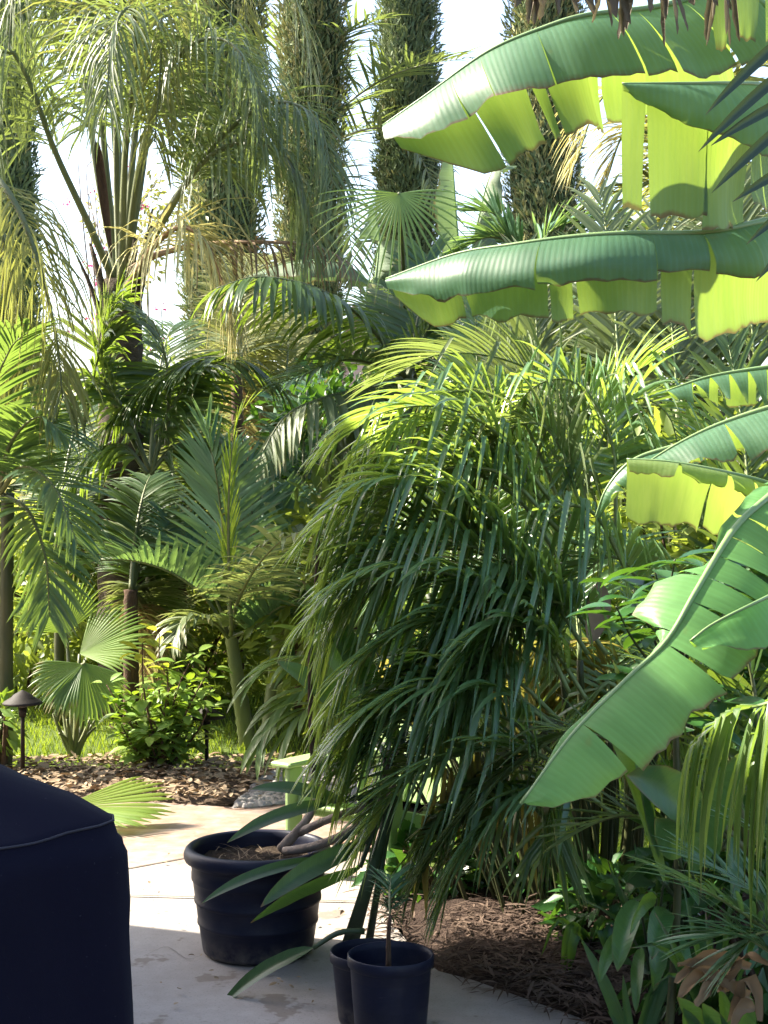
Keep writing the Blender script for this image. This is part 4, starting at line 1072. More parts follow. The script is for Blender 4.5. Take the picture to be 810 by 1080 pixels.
npt = 120; mb = MB(); vs = []; fs = []
def resamp(rg, n):
    cum = [0]; rg = rg + [rg[0]]
    for a, b in zip(rg, rg[1:]): cum.append(cum[-1] + math.hypot(b[0] - a[0], b[1] - a[1]))
    out = []; j = 0
    for i in range(n):
        s = cum[-1] * i / n
        while cum[j + 1] < s: j += 1
        t = (s - cum[j]) / max(1e-9, cum[j + 1] - cum[j]); out.append((rg[j][0] + (rg[j + 1][0] - rg[j][0]) * t, rg[j][1] + (rg[j + 1][1] - rg[j][1]) * t))
    return out
for z, a, b, r, wv in levels:
    for i, (x, y) in enumerate(resamp(ring(z, a, b, r), npt)):
        p = gc - e1 * x * 1 + e2 * y; p.z = z
        nr = V((p.x - gc.x, p.y - gc.y, 0)).normalized()
        q = noise.noise(V((x * 4, y * 4, z * 1.1))) * .020 + noise.noise(V((x * 13 + z * 3, y * 13, z * 1.6 + 4))) * .011 + noise.noise(V((x * 9 - z * 9, y * 9, z * 7))) * .006
        vs.append(p + nr * q * wv + V((0, 0, q * (.6 if z > .95 else 0))))
for i in range(len(levels) - 1):
    for k in range(npt): fs.append((i * npt + k, i * npt + (k + 1) % npt, (i + 1) * npt + (k + 1) % npt, (i + 1) * npt + k))
fs.append(tuple((len(levels) - 1) * npt + k for k in range(npt)))
mb.add(vs, fs); mb.build('fabric', 'cover', cover)
mb = MB(); li = [i for i, l in enumerate(levels) if l[0] == .962][0]
pts = [vs[li * npt + k] + (V((vs[li * npt + k].x - gc.x, vs[li * npt + k].y - gc.y, 0)).normalized() * .001) for k in range(npt)] + [vs[li * npt]]
tube(mb, pts, .0022, .0022, 6, cap=False); mb.build('seam_binding', 'binding', cover)

# ================================================================== ARCHING PALM CLUMP (centre)
ab = V((.70, 5.45, .02))
ac = thing('areca_palm', 'large multi caned palm clump arching over the pots with drooping leaflets', 'palm', ab)
tops = []
for i in range(22):
    a = R.uniform(0, 6.28); r = R.uniform(.03, .30); p = ab + V((math.cos(a) * r, math.sin(a) * r * .8, -.05))
    h = R.uniform(.55, 1.15); lean = V((math.cos(a) * .35 - .12, math.sin(a) * .28, 0)) * h * R.uniform(.5, 1.1)
    t_ = p + V((0, 0, h)) + lean
    mb = MB(); tube(mb, curve([p, p.lerp(t_, .5) - lean * .12, t_], 14), R.uniform(.014, .021), .012, 8, wob=.05); mb.build('cane', 'cane', ac); tops.append(t_)
AK = dict(n=36, L=.40, w=.0195, a0=76, a1=40, lift=30, droop=.09, start=.18, rw=.008, plume=1.5, lj=.06, hinge=.85, hgv=1.25, hk=3, segs=7, fold=.6, dj=.3, tw=.08, ang=2)
am = ['areca', 'rachis']
hero = [
 PP(5.2, (600, 520), (600, 440), (572, 398), (520, 376), (462, 374), (405, 398)),
 PP(4.9, (650, 560), (646, 470), (618, 412), (582, 400), (548, 424), (528, 480)),
 PP(4.9, (580, 540), (530, 476), (470, 448), (410, 462), (356, 520)),
 PP(4.8, (590, 590), (545, 525), (480, 494), (424, 512), (372, 580)),
 PP(4.6, (660, 600), (630, 545), (598, 534), (566, 560), (542, 610), (532, 660)),
 PP(4.75, (600, 680), (550, 632), (490, 614), (424, 616), (362, 630), (322, 668)),
 PP(4.7, (600, 720), (545, 672), (490, 668), (430, 708), (380, 756), (338, 800)),
 PP(4.55, (620, 740), (580, 680), (546, 660), (512, 676), (490, 730)),
 PP(4.6, (590, 800), (530, 756), (470, 752), (410, 770), (350, 812)),
 PP(4.55, (650, 780), (600, 772), (548, 806), (496, 858), (452, 912)),
 PP(5.0, (600, 560), (570, 480), (540, 430), (490, 412), (430, 430), (372, 478)),
 PP(4.75, (560, 620), (500, 560), (440, 548), (380, 572), (336, 622)),
 PP(4.9, (570, 660), (520, 590), (450, 580), (390, 600), (344, 650), (322, 720)),
 PP(4.7, (580, 760), (520, 720), (460, 722), (400, 760), (362, 830)),
 PP(4.85, (570, 800), (500, 780), (440, 800), (390, 850)),
 PP(5.3, (610, 560), (620, 470), (648, 410), (690, 380)),
 PP(5.4, (600, 560), (580, 460), (548, 380), (520, 340)),
 PP(5.3, (590, 580), (560, 500), (520, 440), (470, 410)),
 PP(4.6, (620, 690), (580, 630), (540, 612), (500, 626), (470, 680)),
 PP(4.6, (600, 650), (540, 590), (470, 574), (400, 584), (344, 620)),
 PP(4.65, (590, 560), (530, 500), (460, 496), (390, 526), (345, 590)),
 PP(4.5, (610, 820), (550, 790), (480, 798), (420, 830), (380, 880)),
 PP(4.6, (560, 700), (500, 656), (440, 660), (380, 690), (335, 745)),
 PP(4.55, (640, 690), (600, 640), (560, 640), (520, 690), (505, 750)),
 PP(4.8, (620, 560), (590, 470), (560, 446), (520, 466), (500, 520)),
 PP(4.7, (690, 640), (655, 590), (622, 600), (600, 660)),
 PP(4.6, (600, 900), (560, 850), (510, 846), (460, 886)),
 PP(4.6, (660, 740), (640, 720), (612, 760), (590, 830), (580, 890)),
 PP(4.55, (590, 760), (540, 716), (480, 712), (420, 740), (372, 800)),
 PP(5.0, (610, 540), (640, 450), (672, 420), (706, 440), (720, 500)),
 PP(4.6, (580, 610), (510, 540), (440, 512), (370, 522), (316, 560)),
 PP(4.55, (580, 680), (510, 620), (440, 600), (370, 612), (312, 650)),
 PP(4.5, (590, 770), (530, 730), (460, 722), (390, 742), (326, 790)),
 PP(4.7, (590, 540), (530, 462), (470, 430), (400, 434), (346, 462)),
 PP(4.5, (600, 730), (570, 670), (540, 660), (500, 690), (470, 760)),
 PP(4.5, (650, 860), (600, 830), (550, 840), (506, 880), (476, 930)),
]
SPRAY = len(hero) - 6
for i, pts in enumerate(hero):
    for p in pts:
        xx = p.x / p.y * F + CX
        if xx < 450: p.x += (450 - xx) * .15 * p.y / F
    k = dict(AK)
    if i % 3 == 0: k.update(hinge=.25, droop=.06, lift=18, a0=64, a1=30)
    if i >= SPRAY: k.update(hinge=.15, droop=.11, lift=14, a0=68, a1=34, L=.38, w=.022)
    if i % 5 == 2: k.update(hinge=.5, lift=10, a0=58)
    if i in (7,): k.update(w=.030, L=.40, hinge=.1, n=26)
    if i in (5, 4): k.update(hinge=.95, droop=.12, lift=24, hk=1)
    if i == 0: k.update(droop=.06, hinge=.05)
    add_frond(ac, pts, ['areca', 'rachis'] if i not in (0, 9, 16, 24) else ['queen', 'rachis'], **k)
for i in range(17):
    c = R.choice(tops); az = rad(R.uniform(150, 330) if R.random() < .7 else R.uniform(0, 360)); el = R.uniform(35, 85)
    ln = R.uniform(.85, 1.3)
    add_frond(ac, arc(c, az, el, ln, R.uniform(65, 118), 7, R.uniform(-.4, .4)), am, **AK)
for i in range(10):   # old yellow fronds hanging low
    c = R.choice(tops) * 1; c.z = R.uniform(.75, 1.0); az = rad(R.uniform(170, 320))
    o = add_frond(ac, arc(c, az, R.uniform(0, 25), R.uniform(.5, .85), 90, 6), ['areca_old', 'rachis'], **dict(AK, n=18, L=.32, droop=.5, hinge=.6)); o['label'] = 'old yellowing frond hanging low'
for (x, y) in ((446, 930), (500, 850), (524, 880), (468, 880), (560, 890)):   # withered strips hanging from the rib
    mb = MB(); p = P(x, y - 70, 4.7)
    for _ in range(4): leaflet(mb, p + V((R.uniform(-.03, .03), 0, 0)), V((R.uniform(-.15, .15), R.uniform(-.1, .1), -1)), R.uniform(.22, .38), .018, V((0, -1, .1)), 0, R.random(), 5, .5)
    mb.build('frond_strip', 'areca_old', ac)
for i in range(40):   # bare petioles fanning out of the base
    a = R.uniform(0, 6.28); r = R.uniform(.05, .40); p = ab + V((math.cos(a) * r - .02, math.sin(a) * r * .7 - .05, -.06)); e = p + V((math.cos(a) * .30 - .24, math.sin(a) * .2, 1)) * R.uniform(.6, 1.05)
    mb = MB(); tube(mb, curve([p, p.lerp(e, .5) + V((.03, 0, .05)), e], 9), R.uniform(.006, .012), .003, 6); mb.build('petiole', 'cane', ac)

# ------------------------------------------------ palms behind the clump on the right
def clump_palm(label, x, y, zt, n, ln, kw, mats, spread=.3, canes=6, el=(85, 35), bend=(30, 80)):
    b = V((x, y, 0)); t = thing('bamboo_palm', label, 'palm', b)
    for i in range(canes):
        a = R.uniform(0, 6.28); p = b + V((math.cos(a) * spread * .5, math.sin(a) * spread * .5, -.05)); top = V((p.x + math.cos(a) * spread, p.y + math.sin(a) * spread, zt + R.uniform(-.4, .3)))
        mb = MB(); tube(mb, curve([p, p.lerp(top, .5), top], 10), .016, .012, 7); mb.build('cane', 'cane', t)
        rosette(t, top, n // canes, ln, kw, mats, el, bend)
    return t
BK = dict(n=26, L=.36, w=.024, a0=52, a1=22, lift=24, droop=.10, start=.22, rw=.008, plume=8, hinge=.15)
clump_palm('upright clump of slender feather palms behind the banana leaves', 1.15, 7.1, 1.75, 30, 1.15, BK, ['queen', 'rachis'])
clump_palm('feather palm clump with pale sunlit leaflets at the right border', 2.05, 6.8, 1.9, 26, 1.25, BK, ['queen', 'rachis'])
clump_palm('dense feather palm clump behind the arching one', .75, 7.4, 1.5, 30, 1.2, BK, ['areca', 'rachis'])
clump_palm('shaded feather palm clump low at the right behind the dark shrub', 1.55, 5.3, .95, 30, 1.0, dict(BK, L=.34), ['kingdark', 'rachis'])
# yellowing palm, far right top
yb = V((P(735, 0, 9.5).x, 9.5, 0)); yt = P(738, 210, 9.5)
yp = palm_base('feather_palm', 'yellowing feather palm glowing behind the top banana leaves', 'palm', yb, yt, .10, .08)
for i, pts in enumerate((PP(9.3, (735, 205), (700, 120), (660, 90), (630, 110), (608, 170)), PP(9.3, (735, 205), (700, 150), (660, 140), (640, 190)), PP(9.3, (738, 205), (730, 110), (700, 60), (650, 60)),
            PP(9.3, (738, 205), (760, 110), (800, 70), (850, 80)), PP(9.3, (738, 205), (770, 160), (810, 160), (840, 210)), PP(9.3, (738, 205), (690, 190), (660, 220), (645, 290)), PP(9.2, (738, 205), (760, 190), (800, 230), (815, 300)), PP(9.2, (738, 205), (735, 140), (745, 60), (770, 10)))):
    add_frond(yp, pts, ['straw', 'rachis'] if i in (0, 1) else ['queenlit', 'rachis'], **dict(SK, L=.5, w=.026, droop=.2))
rosette(yp, yt, 8, 1.6, dict(SK, L=.5, w=.026, droop=.2), ['queenlit', 'rachis'], el=(70, 0), bend=(50, 80))
# palm whose pinnate leaf shows above the second banana leaf
gp_t = P(560, 262, 8.2); gp = palm_base('king_palm', 'feather palm with arching bluish frond above the long banana leaf', 'palm', V((gp_t.x, 8.2, 0)), gp_t + V((0, 0, -.3)), .06, .05, 'crownshaft')
for pts in (PP(8.1, (560, 285), (540, 258), (515, 250), (488, 262)), PP(8.1, (560, 285), (580, 245), (620, 232), (665, 240)), PP(8.2, (560, 285), (530, 240), (520, 225), (500, 222)), PP(8.2, (560, 285), (600, 258), (640, 262), (665, 290))):
    add_frond(gp, pts, km, **dict(TK, L=.30))
rosette(gp, gp_t + V((0, 0, -.3)), 10, 1.2, dict(KK, L=.34), ['queen', 'petiole'], el=(20, -20), bend=(40, 60))

# ================================================================== BANANA PLANT (right, near)
bnb = V((1.12, 2.95, 0)); bn = thing('banana_plant', 'banana plant just beyond the right border with torn leaves reaching in', 'banana plant', bnb)
mb = MB(); tube(mb, curve([bnb, bnb + V((.02, -.02, .9)), bnb + V((.0, -.05, 1.7)), bnb + V((.0, -.04, 2.25))], 20), lambda t: .085 - .03 * t if t < .7 else .064 * max(.06, (1 - t) / .3), 0, 14, flat=.9); mb.build('pseudostem', 'crownshaft', bn)
crown = lambda z: bnb + V((0, -.03, z))
# 1: top leaf
banana_leaf(bn, PP(2.6, (775, -18, 2.75), (700, 6, 2.66), (620, 16, 2.6), (572, 30, 2.6), (514, 55, 2.62), (450, 100, 2.66), (404, 132, 2.7)),
            dict(wtab=[(0, .15), (.25, .175), (.5, .16), (.75, .14), (.9, .11), (1, .05)], th0=38, th1=78, tears=[.19, .33, .40, .58, .72, .80], jit=6, gap=.0012, curlend=6),
            dict(wtab=[(0, .19), (.3, .19), (.6, .18), (.85, .17), (1, .05)], th0=58, th1=92, tears=[.42, .47, .60, .645, .80], jit=3, gap=.006), seed=1, petiole=crown(2.0))
# 2: wide hanging leaf, torn off at its end
banana_leaf(bn, PP(2.42, (880, 120, 2.7), (812, 92, 2.5), (770, 88, 2.42), (725, 88, 2.4), (656, 88, 2.4)),
            dict(wtab=[(0, .07), (.52, .08), (.54, .155), (.66, .135), (.8, .085), (.93, .035), (1, .01)], th0=38, th1=95, tears=[.53], jit=4, ripple=.003, curlend=8),
            dict(wtab=[(0, .20), (.5, .225), (1, .215)], th0=66, th1=91, tears=[.50, .74, .93], jit=3, gap=.006), seed=2, petiole=crown(1.95))
# 3: long horizontal leaf
banana_leaf(bn, PP(2.5, (900, 215, 2.75), (812, 232, 2.55), (745, 245, 2.5), (660, 246, 2.48), (600, 250, 2.5), (540, 258, 2.54), (480, 268, 2.6), (407, 294, 2.66)),
            dict(wtab=[(0, .05), (.20, .055), (.21, .075), (.28, .085), (.29, .075), (.36, .085), (.365, .12), (.43, .08), (.435, .085), (.70, .095), (.9, .085), (1, .02)], th0=32, th1=90, tears=[.205, .285, .362, .432, .52, .70], jit=6, gap=.002, curlend=22),
            dict(wtab=[(0, .15), (.15, .175), (.44, .18), (.445, .14), (.7, .135), (.95, .12), (1, .04)], th0=62, th1=92, tears=[.20, .442, .50, .655, .70, .87], jit=4, gap=.005), seed=3, petiole=crown(1.75))
# 4: small comb-torn leaf
banana_leaf(bn, PP(3.2, (900, 380), (840, 384), (790, 390), (745, 398), (703, 412)),
            dict(wtab=[(0, .08), (.5, .10), (1, .03)], th0=35, th1=85, tears=[.2, .34, .46, .56, .66, .76, .86], jit=9, gap=.014), dict(wtab=[(0, .06), (.6, .08), (1, .02)], th0=50, th1=92, tears=[.3, .5, .7, .85], jit=10, gap=.012), seed=4, petiole=crown(1.7))
# 5: pale upper blade
banana_leaf(bn, PP(2.9, (880, 418), (820, 428), (760, 447), (715, 468), (676, 492)),
            dict(wtab=[(0, .12), (.6, .11), (1, .03)], th0=20, th1=58, tears=[.55], jit=5, gap=.008), dict(wtab=[(0, .10), (.6, .09), (1, .02)], th0=20, th1=70, tears=[.4, .7], jit=6), seed=5, petiole=crown(1.6))
# 6: yellow hanging blade
banana_leaf(bn, PP(2.7, (880, 540, 2.85), (815, 512, 2.75), (760, 497, 2.7), (705, 487, 2.7), (661, 484, 2.72)),
            dict(wtab=[(0, .035), (.4, .045), (.7, .045), (1, .025)], th0=15, th1=80, tears=[.28, .5, .62, .8], jit=12, gap=.006, curlend=20),
            dict(wtab=[(0, .11), (.35, .125), (.62, .115), (.72, .10), (.95, .115), (1, .10)], th0=66, th1=96, tears=[.34, .66], jit=3, gap=.004), mat='bananayel', label='hanging leaf with a backlit yellow glow put into its colour', seed=6, petiole=crown(1.45))
# 7: big diagonal leaf, nearest
banana_leaf(bn, PP(2.3, (900, 462, 2.75), (850, 494, 2.6), (806, 528, 2.46), (773, 560, 2.4), (735, 622, 2.32), (703, 676, 2.27), (660, 717, 2.24), (602, 776, 2.2), (549, 848, 2.16)),
            dict(wtab=[(0, .10), (.3, .13), (.5, .145), (.58, .14), (.66, .125), (.78, .118), (.88, .108), (.94, .085), (.98, .05), (1, .006)], th0=24, th1=66, tears=[.22, .29, .36, .42, .47, .515, .56, .61, .69, .86], jit=12, gap=.006, curlend=14),
            dict(wtab=[(0, .03), (.3, .03), (.54, .012), (.556, .02), (.564, .075), (.66, .085), (.672, .015), (1, .004)], th0=-14, th1=8, tears=[.3, .42, .56, .668], jit=2), mat='bananafresh', r=.0085, seed=7, petiole=crown(1.55))
# 8: darker leaf hanging beyond it on the right
banana_leaf(bn, PP(2.2, (930, 570, 2.7), (860, 606, 2.4), (800, 634, 2.2), (752, 658, 2.17), (728, 676, 2.16)),
            dict(wtab=[(0, .12), (.6, .105), (.85, .08), (1, .03)], th0=42, th1=88, tears=[.45, .62, .78], jit=6, gap=.005), dict(wtab=[(0, .05), (1, .02)], th0=30, th1=70, tears=[.5]), mat='bananafresh', seed=8, petiole=crown(1.4))
# 9: narrow bluish leaf tip
banana_leaf(bn, PP(3.3, (760, 462), (700, 474), (664, 488), (640, 515), (628, 545)),
            dict(wtab=[(0, .05), (.6, .06), (1, .01)], th0=30, th1=70, tears=[.5, .75], jit=6), dict(wtab=[(0, .05), (.6, .05), (1, .01)], th0=35, th1=80, tears=[.6]), seed=9, petiole=crown(1.5))
# 10: withered leaf hanging at the top
mbw = MB(); cw = curve(PP(2.45, (900, -70, 2.7), (780, -62, 2.55), (690, -58, 2.45), (600, -56, 2.4), (515, -52, 2.4)), 40)
for (x, yb, w_, k) in ((534, 18, .038, 0), (548, 20, .03, .2), (577, 26, .022, .5), (594, 18, .028, .3), (628, 32, .014, 0), (634, 24, .012, .2), (654, 36, .024, .4), (668, 38, .022, .2), (699, 46, .012, .1), (704, 26, .018, .3), (736, 12, .02, .4), (752, 45, .014, .2), (762, 38, .016, .6), (646, 6, .03, .2), (612, 8, .03, .2), (720, 6, .03, .1), (685, 2, .03, .2)):
    a = min(cw, key=lambda q: abs((q.x / q.y) * F + CX - x))
    for _ in range(3):
        b = P(x + R.uniform(-7, 7), yb - R.choice((0, 0, 8, 18)), a.y - R.uniform(0, .03)); l = (b - a).length
        leaflet(mbw, a + V((R.uniform(-.012, .012), 0, 0)), b - a + V((R.uniform(-.05, .05), R.uniform(-.06, .02), 0)), l * 1.03, w_ * R.uniform(.6, 1.0), V((R.uniform(-1.2, 1.2), -1, .1)), R.uniform(-.02, .05), R.random(), 16, R.uniform(.4, 1.4), tab=[(0, .9), (.3, .8), (.5, 1), (.66, .7), (.76, .95), (.86, .5), (.93, .6), (1, .05)])
ow = mbw.build('leaf', 'bananadead', bn); ow['label'] = 'withered brown leaf hanging in strips'
mbw = MB(); tube(mbw, cw, .010, .006, 8); tube(mbw, curve([crown(2.05), cw[0]], 6), .018, .010, 8); mbw.build('midrib', 'midrib', ow)
banana_leaf(bn, PP(2.6, (900, -40), (840, -40), (790, -42), (738, -40)), dict(wtab=[(0, .16), (1, .15)], th0=70, th1=94, tears=[.35, .6, .8], jit=4, gap=.012), None, seed=11, petiole=crown(2.0))

# ================================================================== RIGHT SIDE PLANTS
# hanging leaflet fan at the right border
hp = thing('feather_palm', 'palm frond end with wide yellow green leaflets hanging at the right border', 'palm', V((1.0, 2.6, 0)))
mb = MB(); tube(mb, curve([V((1.0, 2.6, -.05)), V((1.0, 2.6, .8)), P(960, 640, 2.7)], 10), .02, .014, 8); mb.build('cane', 'cane', hp)
for pts, n in ((PP(2.6, (960, 640), (880, 690), (820, 738), (772, 752), (736, 782)), 12), (PP(2.7, (960, 640), (900, 720), (850, 760), (800, 775)), 8)):
    mb = MB(); frond(mb, pts, n=n, L=.40, w=.020, a0=60, a1=30, lift=5, droop=.25, start=.45, rw=.006, plume=8, hinge=1.0, hgv=2.2, hk=1, segs=9, fold=.6); mb.build('frond', ['hang', 'rachis'], hp)
# dark leaflets poking in at the top right
dp = thing('feather_palm', 'dark narrow palm leaflets poking in before the top banana leaf', 'palm', V((1.02, 2.05, 0)))
mb = MB(); tube(mb, curve([V((1.02, 2.05, -.05)), V((.95, 2.05, 1.0)), P(900, 260, 2.08)], 10), .02, .012, 8); mb.build('cane', 'cane', dp)
mb = MB(); cvp = curve(PP(2.08, (900, 260), (868, 160), (846, 60), (836, -20)), 20); tube(mb, cvp, .006, .004, 6, mi=1)
for (bx, by, tx, ty) in ((838, 30, 746, 124), (845, 60, 738, 162), (852, 95, 752, 158), (855, 108, 752, 206), (866, 160, 775, 218), (872, 188, 790, 262), (880, 210, 800, 300)):
    a = P(bx, by, 2.08); b = P(tx, ty, 2.06); leaflet(mb, a, b - a + V((0, 0, .02)), (b - a).length, .016, V((.3, -1, .2)), .035, R.random(), 6, .7)
mb.build('frond', ['darkleaf', 'darkleaf'], dp)
# glossy dark shrub below the yellow banana leaf
gb = P(700, 960, 3.7); gb.z = 0; gs = thing('glossy_shrub', 'shrub with dark glossy pointed leaves below the yellow banana leaf', 'shrub', gb)
st_mb = MB(); lf = MB(); gk = P(712, 730, 3.75); tube(st_mb, curve([gb, gb.lerp(gk, .5) + V((.02, 0, 0)), gk], 8), .012, .008, 7)
for px, py in ((690, 600), (668, 622), (712, 590), (650, 640), (700, 640), (728, 620), (676, 650), (720, 650), (705, 665), (745, 600), (735, 720), (760, 740), (720, 760), (690, 720)):
    e = P(px, py, 3.6 + R.uniform(-.2, .2)); pts = curve([gk, gk.lerp(e, .6) + V((R.uniform(-.05, .05), 0, 0)), e], 8); tube(st_mb, pts, .005, .002, 5)
    for k in range(8):
        a = k * 2.4 + R.uniform(0, .5); d = V((math.cos(a), math.sin(a), R.uniform(-.25, .45))); l = R.uniform(.09, .15)
        broad(lf, pts[8 - k // 3] + d * .01, d, l, l * .36, Z + rdir() * .3, R.random(), R.uniform(.02, .16), .25, 6, 1)
st_mb.build('stem', 'cane', gs); lf.build('foliage', 'glossy', gs)
# frond with evenly spaced leaflets in the dark gap
kd_b = V((P(830, 0, 4.0).x, 4.0, 0)); kd = thing('feather_palm', 'dark feather palm with evenly spaced leaflets in the gap under the big banana leaf', 'palm', kd_b)
mb = MB(); kt_ = P(790, 900, 4.0); tube(mb, [kd_b, kt_], .02, .015, 8); mb.build('cane', 'cane', kd)
for pts in (PP(3.9, (790, 900), (745, 850), (716, 800), (706, 740)), PP(3.9, (790, 900), (770, 800), (740, 720), (690, 700)), PP(4.0, (790, 900), (720, 880), (660, 860), (600, 880)), PP(3.8, (790, 900), (800, 800), (790, 700), (760, 640)), PP(4.0, (790, 900), (700, 830), (640, 780), (590, 770))):
    add_frond(kd, pts, ['kingdark', 'petiole'], **dict(TK, L=.24, w=.016, n=24))
# pleated broad leaf pair
pg_b = G(720, 1010); pg = thing('palm_grass', 'palm grass with wide pleated bluish leaves in the dark gap', 'plant', pg_b)
for base, tip, w_, nrm in (((742, 872), (668, 812), .115, (.3, -.9, .4)), ((700, 930), (640, 742), .06, (.8, -.6, 0)), ((690, 900), (655, 700), .05, (.7, -.7, 0)), ((716, 905), (692, 864), .075, (0, -1, .2)), ((730, 920), (780, 790), .08, (-.4, -.9, .1))):
    a = P(*base, 3.6); b = P(*tip, 3.5); mb = MB(); broad(mb, a, b - a + V((0, 0, .05)), (b - a).length * 1.05, w_, V(nrm), R.random(), .06, .35, 12, 3, PT)
    o = mb.build('leaf', 'strap', pg); rb = MB(); tube(rb, curve([pg_b, pg_b.lerp(a, .6) + V((.02, 0, .02)), a], 8), .007, .004, 6); rb.build('stem', 'stalk', o)
# narrow leaved palm, lower right
nb = G(812, 1060); nb = V((nb.x + .1, nb.y - .1, 0)); npalm = thing('feather_palm', 'small palm with narrow bluish leaflets at the lower right border', 'palm', nb)
mb = MB(); nt = P(846, 1020, 3.2); tube(mb, [nb, nt], .016, .012, 8); mb.build('cane', 'cane', npalm)
NK = dict(n=13, L=.17, w=.0125, a0=48, a1=20, lift=14, droop=.05, start=.22, rw=.006, plume=8, segs=6, lp=lambda u: .7 + .3 * math.sin(3.14 * u), gaps=0)
for pts in (PP(3.2, (846, 1020), (800, 975, 3.15), (752, 944, 3.1), (706, 922, 3.05)), PP(3.2, (846, 1020), (820, 960), (780, 930, 3.25), (738, 905, 3.3)), PP(3.1, (846, 1030), (806, 1000), (776, 985), (744, 990)), PP(3.2, (846, 1020), (836, 940), (812, 890), (780, 870)), PP(3.1, (846, 1030), (820, 990), (800, 985), (775, 1010))):
    add_frond(npalm, pts, ['chamae', 'rachis'], **NK)
# broad leaved plant
bb_ = G(690, 1066); bp = thing('broad_leaved_plant', 'broad leaved plant with puckered green leaves in front of the palm canes', 'plant', bb_)
for i, (base, tip, w_, nrm) in enumerate((((672, 950), (648, 1004), .085, (-.3, -.9, .4)), ((704, 960), (686, 988), .085, (0, -1, .5)), ((700, 975), (688, 1026), .078, (.1, -1, .35)), ((676, 1000), (670, 1050), .05, (-.3, -1, .2)), ((715, 985), (728, 1028), .06, (.3, -1, .2)), ((692, 948), (664, 955), .06, (0, -.8, .6)), ((660, 985), (630, 1010), .055, (0, -.7, .6)), ((700, 930), (735, 925), .06, (.1, -.8, .6)), ((720, 870), (716, 890), .07, (0, -1, .3)), ((740, 862), (722, 886), .08, (-.2, -1, .4)), ((735, 850), (760, 885), .08, (.2, -1, .4)), ((770, 880), (775, 940), .08, (.2, -1, .4)))):
    a = P(*base, 3.75); b = P(*tip, 3.6); mb = MB(); broad(mb, a, b - a + V((0, 0, .03)), (b - a).length * 1.1, w_ * .68, V(nrm) + rdir() * .35, R.random(), .12, .35, 14, 4, PT, .035)
    o = mb.build('leaf', 'calathea', bp); rb = MB(); tube(rb, curve([bb_, bb_.lerp(a, .6) + V((0, 0, .05)), a], 8), .005, .003, 6); rb.build('stem', 'stalk', o)
# arching strap leaves in the bed
def straps(name, label, base, specs, mat='strap'):
    t = thing(name, label, 'plant', base)
    for tip, mid, w_, d in specs:
        pts = curve([base, P(*mid, d), P(*tip, d)], 14); mb = MB(); vs = []; at = []; fs = []; rnd = R.random()
        for k, p in enumerate(pts):
            tt = k / 14; T = (pts[min(14, k + 1)] - pts[max(0, k - 1)]).normalized(); s = T.cross(V((.2, -1, .35))).normalized(); nn = s.cross(T); ww = w_ * .5 * prof(tt, [(0, .6), (.3, 1), (.65, .85), (.88, .45), (1, .03)])
            for x in (-1, -.5, 0, .5, 1): vs.append(p + s * ww * x + nn * ww * .45 * abs(x)); at.append((tt, .5 + x * .5, rnd))
            if k:
                b = (k - 1) * 5
                for c in range(4): fs.append((b + c, b + c + 1, b + 6 + c, b + 5 + c))
        mb.add(vs, fs, at); mb.build('leaf', mat, t)
    return t
straps('strap_leaved_plant', 'clump of upright bluish strap leaves at the lower border of the mulch bed', G(668, 1120), [((613, 990), (640, 1045), .038, 3.95), ((657, 1028), (660, 1060), .026, 3.95), ((716, 1012), (695, 1050), .036, 3.95), ((700, 1018), (685, 1055), .034, 3.95), ((640, 1065), (650, 1080), .02, 3.95)])
straps('strap_leaved_plant', 'arching thin green leaves bending over the mulch at the base of the canes', G(622, 1000), [((590, 1060), (600, 978), .028, 4.7), ((570, 1010), (590, 970), .018, 4.7), ((668, 990), (640, 972), .022, 4.7), ((600, 1030), (606, 985), .05, 4.65), ((640, 1010), (630, 980), .03, 4.65)], 'calathea')
straps('strap_leaved_plant', 'dark strap leaves fanning behind the withered brown leaves', G(752, 1090), [((690, 962), (716, 1010), .034, 3.5), ((720, 930), (734, 1000), .030, 3.5), ((775, 930), (764, 990), .034, 3.5), ((812, 950), (790, 1000), .036, 3.5), ((664, 1000), (704, 1005), .030, 3.5), ((744, 960), (748, 1010), .040, 3.45), ((800, 1000), (784, 1020), .03, 3.45), ((690, 1040), (718, 1030), .03, 3.4)], 'strel')
straps('strap_leaved_plant', 'dark narrow leaves rising between the canes and the broad leaved plant', G(690, 1030), [((640, 905), (660, 960), .028, 4.2), ((668, 880), (676, 940), .026, 4.2), ((700, 890), (692, 950), .03, 4.2), ((616, 950), (650, 970), .024, 4.2), ((652, 930), (668, 970), .03, 4.15), ((720, 920), (704, 965), .028, 4.2)], 'strap')
